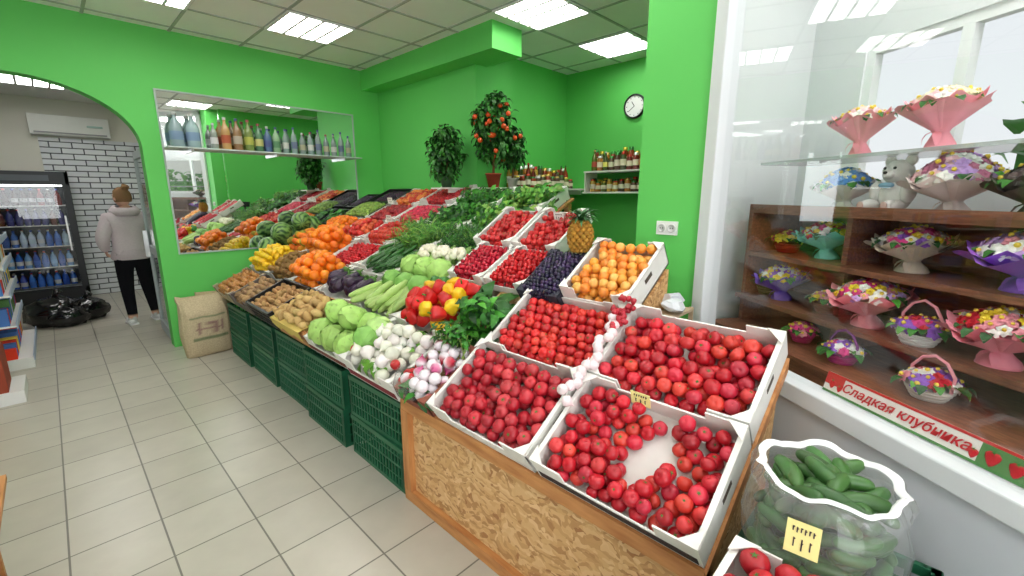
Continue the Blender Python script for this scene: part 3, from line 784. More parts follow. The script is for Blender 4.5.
mb = MB(); cs = [S(150, 60, 34), S(180, 116, 46), S(100, 112, 44), S(120, 44, 34), S(196, 156, 66), S(84, 60, 42), S(70, 80, 40)]
lids = [S(190, 60, 44), S(210, 184, 70), S(60, 130, 64), S(225, 225, 225), S(200, 170, 90)]
x = 3.72
while x < 4.78:
    jar(mb, x, 3.53, 1.676, rng.uniform(.11, .17), .038, rng.choice(cs), rng.choice(lids)); x += .09
    if rng.random() < .5: bottle(mb, x-.045, 3.64, 1.676, rng.uniform(.22, .3), .034, vary(rng.choice(cs)), rng.choice(lids), vary(S(225, 215, 190)))
    jar(mb, x-.02, 3.71, 1.676, rng.uniform(.2, .28), .036, rng.choice(cs), rng.choice(lids))
y = 1.65
while y < 3.35:
    if rng.random() < .45: bottle(mb, 4.92, y, 1.891, rng.uniform(.22, .28), .034, vary(rng.choice(cs)), rng.choice(lids), rng.choice([S(220, 210, 180), S(190, 90, 70), S(220, 210, 110)]))
    else: jar(mb, 4.92, y, 1.891, rng.uniform(.15, .22), .036, rng.choice(cs), rng.choice(lids))
    jar(mb, 5.02, y+.04, 1.891, rng.uniform(.2, .28), .036, rng.choice(cs), rng.choice(lids))
    jar(mb, 4.9, y, 1.636, rng.uniform(.12, .16), .036, rng.choice(cs), rng.choice(lids)); jar(mb, 5.0, y+.04, 1.636, rng.uniform(.15, .19), .036, rng.choice(cs), rng.choice(lids)); y += .083
mb.obj('row_of_preserve_jars_and_bottles')
mb = MB(); C0 = T(5.105, 2.88, 2.64) @ RY(-pi/2)
mb.add(rev([(0, 0), (.14, 0), (.14, .03), (.124, .035), (.122, .022)], 32), C0, S(30, 30, 32), PLAST)
mb.add(rev([(.122, .02), (0, .021)], 32), C0, S(240, 240, 238), PAINT)
for k in range(12): mb.box(.098, .112, -.003, .003, .021, .023, BLK, PAINT, C0 @ RZ(k*pi/6))
mb.box(0, .065, -.004, .004, .023, .025, BLK, PAINT, C0 @ RZ(.6)); mb.box(0, .095, -.003, .003, .025, .027, BLK, PAINT, C0 @ RZ(2.2))
mb.obj('wall_clock')
mb = MB(); oy, oz = 1.066, 1.425; mb.box(2.288, 2.3, oy-.058, oy+.058, oz-.036, oz+.036, S(235, 235, 232), PLAST)
for y in (oy-.028, oy+.028):
    mb.add(rev([(0, 0), (.023, 0), (.023, .006), (.018, .008), (.018, .002), (0, .002)], 16), T(2.289, y, oz) @ RY(-pi/2), S(215, 215, 212), PLAST)
    mb.box(2.284, 2.288, y-.008, y-.004, oz-.003, oz+.003, BLK, PLAST); mb.box(2.284, 2.288, y+.004, y+.008, oz-.003, oz+.003, BLK, PLAST)
mb.obj('wall_outlet')

# plants
def tree(name, x, y, z, ph, pr, zc, rad, vr, fruits, potc, nl=700, lsz=.075):
    mb = MB()
    mb.add(rev([(0, 0), (pr*.7, 0), (pr, ph), (pr*1.1, ph), (pr*1.1, ph*1.1), (pr*.95, ph*1.1), (pr*.9, ph*.95), (0, ph*.95)], 20), T(x, y, z), potc, MATTE)
    mb.add(tube([(x, y, z+ph*.9), (x+.01, y, (z+ph+zc)/2), (x, y, zc+vr*.4)], [.014, .011, .006], 8), ID, S(110, 80, 50), MATTE)
    cl = []
    for k in range(14):
        a = k*2.4; e = -1+2*(k+.5)/14; q = math.sqrt(1-e*e)
        cx, cy, cz = rad*.68*q*math.cos(a), rad*.68*q*math.sin(a), vr*.85*e
        cl.append((cx, cy, cz)); mb.add(tube([(x, y, zc+cz-.06), (x+cx, y+cy, zc+cz)], [.006, .003], 5), ID, S(100, 75, 45), MATTE)
    cl.append((0, 0, 0)); cl.append((0, 0, vr*.5))
    for i in range(nl):
        c = rng.choice(cl); a = rng.uniform(0, 6.28); e = rng.uniform(-1.3, 1.5); q = rad*.45*rng.random()**.4
        M = T(x+c[0]+q*math.cos(a)*math.cos(e), y+c[1]+q*math.sin(a)*math.cos(e), zc+c[2]+q*math.sin(e)) @ RZ(a) @ RY(rng.uniform(.3, 2.2)) @ SC(lsz*rng.uniform(.7, 1.2))
        mb.add(LEAVES['broad'], M, vary(rng.choice(GD+[S(56, 112, 44)]), .3), LEAF)
    for i in range(fruits):
        c = rng.choice(cl); a = rng.uniform(0, 6.28); q = rad*.5
        mb.add(SPH8, T(x+c[0]+q*math.cos(a), y+c[1]+q*math.sin(a), zc+c[2]+rng.uniform(-.06, .04)) @ SC(.025), vary(S(228, 84, 34)), FRUIT)
    mb.obj(name)
tree('potted_citrus_tree', 3.33, 3.50, 1.676, .13, .08, 2.27, .2, .34, 40, S(170, 70, 50), 950)
tree('potted_ficus', 3.58, 3.46, 1.676, .09, .06, 2.08, .12, .22, 3, S(190, 185, 175), 420)
tree('potted_shrub', 3.04, 3.93, 1.676, .1, .07, 2.03, .18, .27, 0, S(60, 90, 60), 850)
mb = MB(); mb.box(2.92, 3.315, 3.82, 4.05, 1.66, 1.675, WHT, PAINT); mb.box(3.0, 3.315, 3.84, 3.86, 1.62, 1.66, WHT, PAINT); mb.obj('plant_shelf')

# ============================================================ LEFT SIDE
mb = MB(); fx0, fx1, fy0, fy1 = -.66, .27, 9.2, 9.78; K = S(24, 26, 30)
mb.box(fx0, fx1, fy1-.04, fy1, 0, 1.92, K, PLAST); mb.box(fx0, fx0+.04, fy0, fy1, 0, 1.92, K, PLAST); mb.box(fx1-.04, fx1, fy0, fy1, 0, 1.92, K, PLAST)
mb.box(fx0, fx1, fy0, fy1, 0, .25, K, PLAST); mb.box(fx0, fx1, fy0, fy1, 1.74, 1.92, K, PLAST)
mb.box(fx0+.04, fx1-.04, fy1-.06, fy1-.04, .25, 1.74, S(60, 66, 78), PAINT)
mb.box(fx0+.05, fx1-.05, fy0-.005, fy0+.005, .27, .3, S(90, 95, 100), METAL); mb.box(fx0+.04, fx0+.08, fy0-.01, fy0+.01, .25, 1.74, K, PLAST); mb.box(fx1-.08, fx1-.04, fy0-.01, fy0+.01, .25, 1.74, K, PLAST)
mb.box(fx1-.12, fx1-.1, fy0-.05, fy0-.03, .8, 1.3, S(190, 190, 190), METAL)
for b in (.8, 1.28): mb.box(fx1-.12, fx1-.1, fy0-.04, fy0, b, b+.02, S(190, 190, 190), METAL)
mb.box(fx0+.2, fx1-.2, fy0-.003, fy0, 1.79, 1.87, S(70, 74, 82), PLAST)
mb.box(fx0+.08, fx1-.08, fy0+.05, fy0+.07, 1.715, 1.735, W1, LAMP2)
shc = [(.27, [S(40, 80, 170), S(60, 110, 200)]), (.57, [S(50, 100, 190), S(120, 170, 220)]), (.87, [S(70, 110, 190), S(180, 200, 220), S(60, 100, 180)]), (1.17, [S(200, 120, 40), S(90, 40, 30), S(60, 60, 120)]), (1.45, [S(120, 24, 24), S(60, 20, 20), S(170, 40, 30)])]
for (z, cols) in shc:
    mb.box(fx0+.04, fx1-.04, fy0+.04, fy1-.05, z-.012, z, S(220, 220, 220), PAINT)
    x = fx0+.1
    while x < fx1-.08:
        c = rng.choice(cols)
        for d in (0, 1): bottle(mb, x, fy0+.1+.12*d, z, .23, .036, vary(c, .2), rng.choice([S(200, 200, 200), S(200, 40, 40), S(40, 80, 180)]), vary(rng.choice([S(200, 200, 205), c, c]), .1))
        x += .085
mb.box(fx0+.06, fx1-.06, fy0-.002, fy0+.002, .27, 1.74, W1, GLASS)
mb.obj('drinks_fridge')
mb = MB()
mb.add((np.array([(-.02, 9.845, 2.47), (.86, 9.845, 2.47), (.86, 9.68, 2.47), (-.02, 9.68, 2.47), (-.02, 9.845, 2.75), (.86, 9.845, 2.75), (.86, 9.64, 2.75), (-.02, 9.64, 2.75)]), BOXF), ID, S(225, 225, 220), PLAST, False)
mb.box(.02, .82, 9.655, 9.68, 2.49, 2.51, S(150, 150, 150), PLAST); mb.box(.6, .78, 9.635, 9.645, 2.6, 2.63, S(160, 190, 180), PLAST)
mb.obj('air_conditioner', None, .015)
D = T(.775, 5.93, 0) @ RZ(pi/2-.02); mb = MB()
for b in ((0, .06, 0, .04, .02, 2.06), (.66, .72, 0, .04, .02, 2.06), (.06, .66, 0, .04, .02, .14), (.06, .66, 0, .04, 1.98, 2.06), (.06, .66, 0, .04, .95, 1.03)):
    mb.box(*b, S(170, 175, 180), PAINT, D)
mb.box(.06, .66, .015, .025, .14, 1.98, W1, GLASS, D); mb.box(.6, .62, .04, .08, .9, 1.2, S(200, 200, 200), METAL, D)
mb.obj('door_1', M=D)
mb = MB()
for (x, y, r, hh) in ((-.12, 7.85, .28, .2), (.15, 7.95, .24, .16), (-.02, 7.7, .2, .14)):
    V, F_ = sph(24, 16); V = V.copy(); nz = (np.sin(V[:, 0]*9+V[:, 2]*7)+np.sin(V[:, 1]*11+V[:, 0]*5)+np.sin(V[:, 2]*13))*.05
    V *= (1+nz)[:, None]; V[:, 2] = np.maximum(V[:, 2], -.8)
    mb.add((V, F_), T(x, y, hh*.8) @ SC(r, r*.85, hh), S(20, 20, 22), GLOSS)
    mb.add(tube([(x, y, hh*1.6), (x+.02, y-.02, hh*1.95), (x+.06, y-.03, hh*2.2)], [.03, .02, .05], 8), ID, S(20, 20, 22), GLOSS)
mb.obj('black_garbage_bags')
mb = MB(); WM = S(225, 225, 222)
mb.box(-.93, -.9, 6.0, 7.3, 0, 1.3, WM, PAINT)
for k, z in enumerate((.1, .42, .7, .95, 1.18)):
    w = .6 if k == 0 else .54
    mb.box(-.9, -.9+w, 6.0, 7.3, z-.015, z, WM, PAINT); mb.box(-.9+w, -.9+w+.008, 6.0, 7.3, z-.03, z+.03, S(170, 185, 205), PAINT)
    for y in np.arange(6.06, 7.28, .1):
        for dxx in (0, .2):
            c = vary(rng.choice([S(210, 60, 40), S(230, 200, 90), S(80, 120, 190), S(220, 220, 215), S(140, 80, 50), S(90, 140, 80)]), .2); hh = rng.uniform(.09, .18)
            mb.box(-.84+dxx, -.68+dxx+.08, y-.04, y+.04, z, z+hh, c, CARD)
mb.box(-.9, -.3, 6.0, 7.3, 0, .085, WM, PAINT)
mb.obj('grocery_shelf_rack')
mb = MB(); mb.box(-.95, -.34, 5.0, 5.45, 0, .1, WM, PAINT); mb.box(-.93, -.42, 5.02, 5.4, .1, .42, S(150, 70, 50), CARD); mb.box(-.92, -.43, 5.03, 5.39, .42, .44, S(190, 160, 120), CARD)
mb.obj('cardboard_stock_box')
mb = MB()
for y in (2.0, 2.46): mb.box(-.76, -.33, y, y+.03, 0, .5, W1, PINE)
for z in (.05, .25, .44): mb.box(-.35, -.33, 2.0, 2.49, z, z+.07, W1, PINE)
mb.box(-.76, -.27, 1.98, 2.52, .5, .52, W1, PINE); mb.obj('wooden_side_table')

# sacks: filled woven sack, seamed flat top with two ears, vertical folds and printed stripes
def sack(x, y, w, d, h, c, yaw, seed=1):
    nu, nv = 64, 40; V = []; C = []; F_ = []
    r5 = random.Random(seed)
    ph = [r5.uniform(0, 6.28) for _ in range(6)]
    for j in range(nv+1):
        t = j/nv
        # thickness: bulging belly, pinched seam on top
        th = (math.sin(pi*min(1, t*.55+.22))**.7)*(1-max(0, (t-.72)/.28)**1.6*.93)
        if t < .06: th *= .8+3.3*t
        ww = .93+.07*math.sin(pi*t)+(.06 if t > .9 else 0)
        for i in range(nu):
            a = 2*pi*i/nu; ca, sa = math.cos(a), math.sin(a)
            X = math.copysign(abs(ca)**.55, ca)*ww; Y = math.copysign(abs(sa)**.7, sa)*th
            fold = .05*math.sin(a*9+ph[0]+t*3)*(.4+t)+.04*math.sin(t*14+ph[1]+X*3)+.03*math.sin(a*17+ph[2])
            Y += fold*.8*(1 if sa > 0 else -1)*(.3+th*.5); X += .02*math.sin(t*9+ph[3])
            Z = t+(.035*abs(X)**3 if t > .9 else 0)+.012*math.sin(X*8+ph[4])*t
            V.append((X*w/2, Y*d/2, Z*h)); C.append(c)
            if sa < 0 and abs(X) < .7:
                if .28 < t < .33 or .66 < t < .7: C[-1] = S(120, 128, 96)
                elif .38 < t < .6 and abs(X) < .55 and (math.sin(X*26) > .1 or .47 < t < .5): C[-1] = S(150, 120, 110)
    for j in range(nv):
        for i in range(nu):
            k = (i+1) % nu; F_.append((j*nu+i, j*nu+k, (j+1)*nu+k, (j+1)*nu+i))
    F_.append(tuple(range(nu-1, -1, -1))); F_.append(tuple(nv*nu+i for i in range(nu)))
    mb = MB(); mb.add((np.array(V), F_), T(x, y, 0) @ RZ(yaw) @ RX(-.04), np.array(C), WEAVE)
    mb.obj('burlap_sack')
sack(.95, 5.27, .44, .25, .6, S(190, 174, 142), .1, 1); sack(1.10, 5.54, .32, .22, .58, S(172, 156, 122), -.1, 2)

# ============================================================ PERSON
def person(px, py, yaw):
    me = bpy.data.meshes.new('body_skel')
    J = [((0, 0, .92), (.175, .135)), ((0, .0, 1.06), (.175, .13)), ((0, -.01, 1.22), (.195, .14)), ((0, -.01, 1.34), (.15, .11)), ((0, .0, 1.42), (.06, .06)), ((0, .02, 1.5), (.05, .05)),
         ((-.17, -.01, 1.34), (.085, .085)), ((-.26, -.04, 1.1), (.075, .075)), ((-.22, .1, .95), (.05, .05)),
         ((.17, -.01, 1.34), (.085, .085)), ((.26, -.03, 1.1), (.075, .075)), ((.22, .14, .98), (.05, .05)),
         ((-.09, 0, .82), (.105, .11)), ((-.1, .03, .48), (.07, .075)), ((-.1, -.03, .1), (.048, .053)), ((-.115, .1, .045), (.042, .035)),
         ((.09, 0, .82), (.105, .11)), ((.12, .1, .48), (.07, .075)), ((.15, .02, .1), (.048, .053)), ((.17, .15, .045), (.042, .035))]
    E = [(0, 1), (1, 2), (2, 3), (3, 4), (4, 5), (3, 6), (6, 7), (7, 8), (3, 9), (9, 10), (10, 11), (0, 12), (12, 13), (13, 14), (14, 15), (0, 16), (16, 17), (17, 18), (18, 19)]
    me.from_pydata([j[0] for j in J], E, [])
    ob = bpy.data.objects.new('tmp_skin', me); bpy.context.scene.collection.objects.link(ob)
    ob.modifiers.new('skin', 'SKIN'); sub = ob.modifiers.new('sub', 'SUBSURF'); sub.levels = 2
    if not me.skin_vertices:
        bpy.context.view_layer.objects.active = ob
        bpy.ops.mesh.customdata_skin_add()
    for i, j in enumerate(J):
        me.skin_vertices[0].data[i].radius = j[1]
    me.skin_vertices[0].data[0].use_root = True
    dg = bpy.context.evaluated_depsgraph_get(); m2 = bpy.data.meshes.new_from_object(ob.evaluated_get(dg))
    V = np.array([v.co[:] for v in m2.vertices]); Fc = [tuple(p.vertices) for p in m2.polygons]
    bpy.data.objects.remove(ob)
    V[:, 2] -= V[:, 2].min()
    mb = MB(); P = T(px, py, 0) @ RZ(yaw)
    C = np.zeros((len(V), 3))
    for i, v in enumerate(V):
        if v[2] > 1.44: C[i] = S(214, 168, 145)
        elif v[2] < .09: C[i] = S(205, 205, 205)
        elif v[2] < .88 and abs(v[0]) < .2: C[i] = S(24, 24, 28)
        else: C[i] = S(212, 198, 202)
    C[(V[:, 2] < .13) & (V[:, 2] >= .09)] = S(214, 168, 145)
    mb.add((V, Fc), P, C, CLOTH)
    mb.add(rev([(.19, .82), (.205, .84), (.2, .9), (.18, .94)], 24, lambda r, z, a: (r*(1-.28*abs(math.sin(a))), z)), P, S(200, 186, 190), CLOTH)
    mb.add(rev([(.07, 1.37), (.13, 1.36), (.15, 1.41), (.12, 1.46), (.08, 1.46)], 20, lambda r, z, a: (r*(1+.15*max(0, -math.sin(a))), z+.015*math.sin(a))), P, S(204, 190, 194), CLOTH)
    Vh, Fh = sph(20, 16); Vh = Vh.copy(); Vh[:, 0] *= .078; Vh[:, 1] *= .092; Vh[:, 2] *= .112
    low = Vh[:, 2] < 0; Vh[low, 0] *= 1-.22*(-Vh[low, 2]/.112)
    Hd = P @ T(0, .03, 1.565) @ RZ(.5)
    skin = S(214, 168, 145)
    mb.add((Vh, Fh), Hd, skin, MATTE)
    mb.add(sph(8, 6), Hd @ T(0, .095, -.012) @ SC(.012, .018, .022), skin, MATTE)
    for s_ in (-1, 1):
        mb.add(SPH8, Hd @ T(s_*.03, .082, .008) @ SC(.011, .008, .007), S(240, 240, 240), FRUIT); mb.add(SPH8, Hd @ T(s_*.03, .089, .008) @ SC(.005), S(50, 40, 30), FRUIT)
        mb.add(SPH8, Hd @ T(s_*.078, .0, -.01) @ SC(.01, .02, .03), skin, MATTE)
        mb.box(s_*.03-.016, s_*.03+.016, .083, .089, .026, .031, S(120, 90, 60), MATTE, Hd)
    mb.add(SPH8, Hd @ T(0, .086, -.05) @ SC(.022, .008, .007), S(180, 90, 85), MATTE)
    Vc, Fc2 = sph(24, 18); keep = []
    Vc = Vc.copy()
    ang = np.sin(np.arctan2(Vc[:, 0], Vc[:, 1]*1.0)*14)*.012
    Vc2 = Vc*(1+ang)[:, None]*np.array([.087, .1, .118])
    for f in Fc2:
        c = np.mean([Vc[i] for i in f], axis=0)
        if not (c[1] > .35 and c[2] < .45) and c[2] > -.55: keep.append(f)
    mb.add((Vc2, keep), Hd @ T(0, -.008, .008), S(138, 106, 76), CLOTH)
    for k in range(16):
        a = k*2*pi/16
        mb.add(tube([(.0, -.06, .085), (.03*math.cos(a), -.075-.01*math.sin(a*3), .12+.03*math.sin(a)), (.012*math.cos(a+1), -.1, .115+.012*math.sin(a+1))], [.014, .02, .01], 6), Hd, vary(S(150, 116, 84), .1), CLOTH)
    for s_, (hx, hy, hz) in ((-1, (-.215, .14, .925)), (1, (.215, .18, .955))):
        Hm = P @ T(hx, hy, hz) @ RX(-.7)
        mb.add(SPH8, Hm @ T(0, .0, 0) @ SC(.018, .03, .045), skin, MATTE)
        for k, L in enumerate((.062, .072, .068, .054)):
            y = -.024+.016*k
            mb.add(tube([(0, y, -.03), (0, y, -.03-L*.45), (-s_*.012, y, -.03-L*.75), (-s_*.028, y, -.03-L*.9)], [.0085, .008, .0075, .006], 6), Hm, skin, MATTE)
        mb.add(tube([(0, .022, .0), (-s_*.015, .045, -.02), (-s_*.02, .05, -.05)], [.011, .0095, .007], 6), Hm, skin, MATTE)
    for (x, y) in ((-.108, .045), (.16, .095)):
        mb.add(sph(16, 8), P @ T(x, y, .04) @ SC(.05, .135, .042), S(225, 225, 225), CLOTH); mb.box(x-.045, x+.045, y-.12, y+.12, 0, .02, S(240, 240, 240), PLAST, P)
    mb.obj('woman_in_hoodie', M=P)
person(.645, 7.2, .1)

# ============================================================ FLOWER ROOM
dd = Vector((-.583, -.813, 0)).normalized(); nn = Vector((.813, -.583, 0)).normalized()
def GM_(P_): return Matrix(((dd.x, nn.x, 0, P_.x), (dd.y, nn.y, 0, P_.y), (0, 0, 1, 0), (0, 0, 0, 1)))
G = GM_(Vector((2.3, .71, 0)))       # shelving frame
GP = GM_(Vector((2.3, .87, 0)))      # partition frame
WF = S(222, 226, 229)
def gbox(name, boxes, mat, col=W1, bevel=0, F=None):
    F = F or G; mb = MB()
    for b in boxes: mb.box(*b, col, mat, F)
    return mb.obj(name, None, bevel, M=F)
gbox('partition_frame', [(0, .09, -.04, .05, .83, H), (2.7, 2.78, -.04, .05, .83, H), (0, 2.78, -.045, .055, .83, .9), (0, 2.78, -.04, .05, 3.08, H)], PAINT, WF, .006, GP)
gbox('wall_partition_lower', [(-.02, 2.78, -.02, .03, 0, .83)], PAINT, S(212, 217, 224), 0, GP)
gbox('window_partition', [(.09, 2.7, 0, .006, .9, 3.08)], GLASS, W1, 0, GP)
mb = MB()
a = Vector((2.52, 1.19, 0)); b = Vector((3.5, .75, 0)); u_ = (b-a).normalized(); L = (b-a).length
WM_ = Matrix(((u_.x, -u_.y, 0, a.x), (u_.y, u_.x, 0, a.y), (0, 0, 1, 0), (0, 0, 0, 1)))
mb.box(0, L+.1, 0, .06, 0, H, W1, WHITE, WM_); mb.obj('wall_flower_left', M=WM_)
DB = .95
gbox('wall_flower_back', [(-.75, 2.9, DB, DB+.08, 0, 1.63), (-.75, 2.9, DB, DB+.08, 2.4, H), (-.75, -.36, DB, DB+.08, 1.63, 2.4), (2.3, 2.9, DB, DB+.08, 1.63, 2.4)], WHITE)
gbox('window_2', [(-.36, 2.3, DB+.01, DB+.06, 1.63, 1.68), (-.36, 2.3, DB+.01, DB+.06, 2.35, 2.4), (-.36, -.31, DB+.01, DB+.06, 1.68, 2.35), (.1, .15, DB+.01, DB+.06, 1.68, 2.35), (.55, .6, DB+.01, DB+.06, 1.68, 2.35), (1.2, 1.25, DB+.01, DB+.06, 1.68, 2.35)], PAINT, S(240, 242, 242))
gbox('wall_flower_end', [(2.7, 2.8, .1, DB, 0, H)], WHITE)
gbox('exterior_facade', [(-1, 5.4, 4.2, 4.3, 0, 3.3)], PAINT, S(216, 214, 204))
mb = MB(); r3 = random.Random(5)
for k in range(420):
    mb.add(LEAVES['small'], G @ T(r3.uniform(-.6, 3.6), 2.6+r3.uniform(-.15, .15), r3.uniform(1.3, 2.2)) @ RZ(r3.uniform(0, 6)) @ RY(r3.uniform(0, 2)) @ SC(.2), vary(S(110, 170, 88), .3), LEAF)
mb.box(-.6, 3.6, 2.55, 2.65, 0, 1.95, S(100, 156, 84), LEAF, G)
mb.obj('exterior_hedge', M=G)
gbox('flower_shelf_glass', [(-.46, 1.9, .45, .8, 1.765, 1.78)], SHELFGLASS)
SL = -.47
gbox('flower_shelf_rack', [(SL, 1.9, .42, .78, 1.495, 1.52), (SL, 1.9, .42, .78, 1.245, 1.27), (SL, 1.9, .38, .78, .985, 1.01), (SL, 1.9, .22, .78, .82, .845),
   (SL, SL+.03, .42, .78, 0, 1.5), (.1, .13, .5, .78, .845, 1.5), (1.0, 1.03, .5, .78, .845, 1.5), (1.87, 1.9, .42, .78, 0, 1.5), (SL, 1.88, .765, .78, .85, 1.49), (SL, 1.88, .24, .26, 0, .82), (SL, 1.9, .42, .43, 1.5, 1.545)], BROWN)
gbox('flower_fill_panel', [(-.2, 1.8, .3, .7, H-.03, H-.01)], LAMP2)  # unseen glowing panel added to brighten the flower room
gbox('flower_fill_panel', [(.1, 1.5, .75, .85, H-.03, H-.01)], LAMP2)  # narrower glowing panel, likewise added out of view as fill

PET = leafT(1, .42, 3, .7, -.15)
def blossom(mb, M, r, c, cc=None):
    for ring, (n, t, s_) in enumerate(((6, 1.1, 1), (5, .6, .8), (4, .25, .6))):
        for i in range(n):
            mb.add(PET, M @ RZ(2*pi*i/n+ring*.5) @ RY(t) @ SC(r*s_), vary(c, .08), PETAL)
    if cc: mb.add(ICO1, M @ T(0, 0, r*.35) @ SC(r*.3), cc, MATTE)
def bouquet(name, s_, D, z, h, r, wrap, cols, style='cone', hd=.5, nf=26, bl=.03, handle=None, lean=.12):
    mb = MB(); M0 = G @ T(s_, D, z); M = M0 @ RX(lean if style == 'cone' else 0)
    if style == 'cone':
        r *= 1.14; h *= 1.04
        mb.add(rev([(0, 0), (r*.42, 0), (r*.38, h*.08), (r*.2, h*.24), (r*.26, h*.3), (r*.75, h*.5), (r*1.12, h*.66)], 36, lambda q, zz, a: (q*(1+.12*math.sin(a*7)*(zz/h)), zz+.04*math.sin(a*5)*(zz/h)**2)), M, wrap, PETAL)
        mb.add(rev([(r*.22, h*.3), (r*.6, h*.5), (r*1.0, h*.74)], 36, lambda q, zz, a: (q*(1+.12*math.sin(a*6+1)*(zz/h)), zz+.03*math.sin(a*8)*(zz/h)**2)), M, tuple(min(1, q*1.2) for q in wrap), PETAL)
        for k in range(2):
            mb.add(leafT(1, .25, 4, 1.2, .2), M @ T(0, -r*.2, h*.26) @ RZ(-pi/2+(.8 if k else -.8)) @ RY(1.2+.3*k) @ SC(.06), vary(wrap, .1), PETAL)
        top = h*.66; rr = r*.84; hd = max(hd, .55)*.95; nf = int(nf*1.8); bl = bl*.92
    else:
        mb.add(rev([(0, 0), (r*.5, 0), (r*.7, h*.35), (r*.74, h*.36), (r*.66, h*.36), (0, h*.3)], 20), M, wrap, CARD)
        for k in range(3): mb.add(rev([(r*(.53+.07*k), h*(.05+.1*k)), (r*(.57+.07*k), h*(.08+.1*k)), (r*(.53+.07*k), h*(.11+.1*k))], 20), M, tuple(q*.85 for q in wrap), CARD)
        top = h*.45; rr = r*.85
        if handle:
            mb.add(tube([(-r*.66, 0, h*.34), (-r*.7, 0, h*.8), (-r*.4, 0, h*1.15), (0, 0, h*1.28), (r*.4, 0, h*1.15), (r*.7, 0, h*.8), (r*.66, 0, h*.34)], [.006]*7, 6), M, handle, CARD)
    for i in range(nf):
        g = i*2.4; q = math.sqrt((i+.5)/nf); th = q*1.3
        Mf = M @ T(rr*q*math.cos(g), rr*q*math.sin(g), top+hd*rr*math.cos(th*1.1)) @ RZ(g) @ RY(th*.9)
        blossom(mb, Mf, bl*rng.uniform(.75, 1.25), rng.choice(cols), rng.choice([None, S(240, 210, 80)]))
    for i in range(22):
        g = rng.uniform(0, 6.28); q = rng.random()**.5*1.05
        mb.add(LEAVES['small'], M @ T(rr*q*math.cos(g), rr*q*math.sin(g), top+.25*hd*rr) @ RZ(g) @ RY(q*1.3) @ SC(.045), vary(rng.choice(GM+GD), .2), LEAF)
    mb.obj(name, M=M0)
PK = S(244, 160, 172); PKL = S(250, 205, 210); WH = S(244, 242, 236); RD = S(205, 34, 54); BL = S(120, 165, 225); VI = S(150, 90, 200); YE = S(245, 215, 60); MG = S(225, 60, 140); LI = S(205, 165, 225)
bouquet('pink_wrapped_bouquet', .02, .6, 1.78, .25, .1, PK, [PKL, WH, S(235, 205, 190)], nf=24)
bouquet('pink_wrapped_bouquet', .37, .6, 1.78, .26, .11, PK, [PKL, WH, S(240, 225, 190)], nf=26)
bouquet('blue_rose_bouquet', -.02, .6, 1.52, .18, .11, WH, [BL, S(90, 140, 215), WH], 'cone', .8, 26, .034)
bouquet('pink_rose_bouquet', .46, .6, 1.52, .2, .13, S(225, 210, 205), [PKL, WH, LI, S(200, 120, 150)], 'cone', .85, 28, .036)
bouquet('dried_flower_bouquet', .72, .58, 1.52, .18, .1, S(90, 80, 70), [S(70, 60, 60), S(110, 90, 90)], 'cone', .6, 16)
bouquet('teal_wrapped_bouquet', -.08, .6, 1.27, .19, .12, S(140, 212, 198), [RD, WH, MG, YE, GL[0]], nf=22, bl=.026)
bouquet('mixed_wrapped_bouquet', .35, .6, 1.27, .19, .125, S(212, 198, 180), [WH, VI, PK, YE, MG], nf=26, bl=.026)
bouquet('violet_wrapped_bouquet', .76, .56, 1.27, .2, .14, VI, [LI, WH, PK], nf=26)
bouquet('violet_wrapped_bouquet', -.26, .52, 1.01, .19, .115, S(130, 100, 205), [VI, YE, WH, PK], nf=24, bl=.026)
bouquet('yellow_flower_basket', -.35, .6, 1.27, .15, .1, S(150, 30, 30), [YE, RD, MG, YE], 'pot', .6, 26, .028)
bouquet('pink_wrapped_bouquet', .28, .5, 1.01, .21, .135, S(244, 160, 168), [PK, WH, YE, LI, MG], nf=26, bl=.026)
bouquet('pink_wrapped_bouquet', .77, .5, 1.01, .2, .13, S(238, 140, 158), [PK, WH, RD, YE], nf=26, bl=.026)
bouquet('flower_pot', .04, .52, 1.01, .14, .09, S(150, 90, 60), [WH, PK, YE], 'pot', .6, 22, .024)
bouquet('flower_basket', .53, .46, 1.01, .14, .105, WH, [RD, VI, MG], 'pot', .5, 28, .026, PK)
bouquet('red_flower_pot', -.41, .55, 1.01, .16, .09, S(60, 100, 50), [RD, S(170, 20, 30)], 'pot', .8, 26, .034)
bouquet('violet_flower_basket', .29, .38, .845, .12, .095, S(200, 60, 150), [VI, WH, MG], 'pot', .6, 26, .024, S(130, 60, 130))
bouquet('flower_basket', .66, .38, .845, .13, .105, S(240, 232, 222), [PK, WH, RD, VI], 'pot', .6, 26, .026, PK)
bouquet('pink_flower_pot', .0, .44, .845, .12, .08, S(220, 60, 130), [PK, MG], 'pot', .6, 20)
mb = MB(); B = G @ T(.225, .6, 1.52) @ SC(1.08); FW = S(236, 232, 228)
fur = ico(3); Vf = fur[0].copy(); Vf *= (1+.025*np.sin(Vf[:, [0]]*31)*np.sin(Vf[:, [1]]*29)*np.sin(Vf[:, [2]]*33)); FUR = (Vf, fur[1])
for (x, y, z, a, b_, c) in ((0, 0, .07, .062, .05, .068), (0, -.005, .165, .055, .05, .05), (-.042, 0, .21, .022, .014, .022), (.042, 0, .21, .022, .014, .022), (0, -.05, .155, .024, .02, .019),
    (-.065, -.02, .085, .024, .03, .045), (.065, -.02, .085, .024, .03, .045), (-.05, -.065, .028, .028, .05, .027), (.05, -.065, .028, .028, .05, .027)):
    mb.add(FUR, B @ T(x, y, z) @ SC(a, b_, c), FW, CLOTH)
mb.add(SPH8, B @ T(0, -.07, .162) @ SC(.009, .006, .006), S(40, 30, 30), FRUIT)
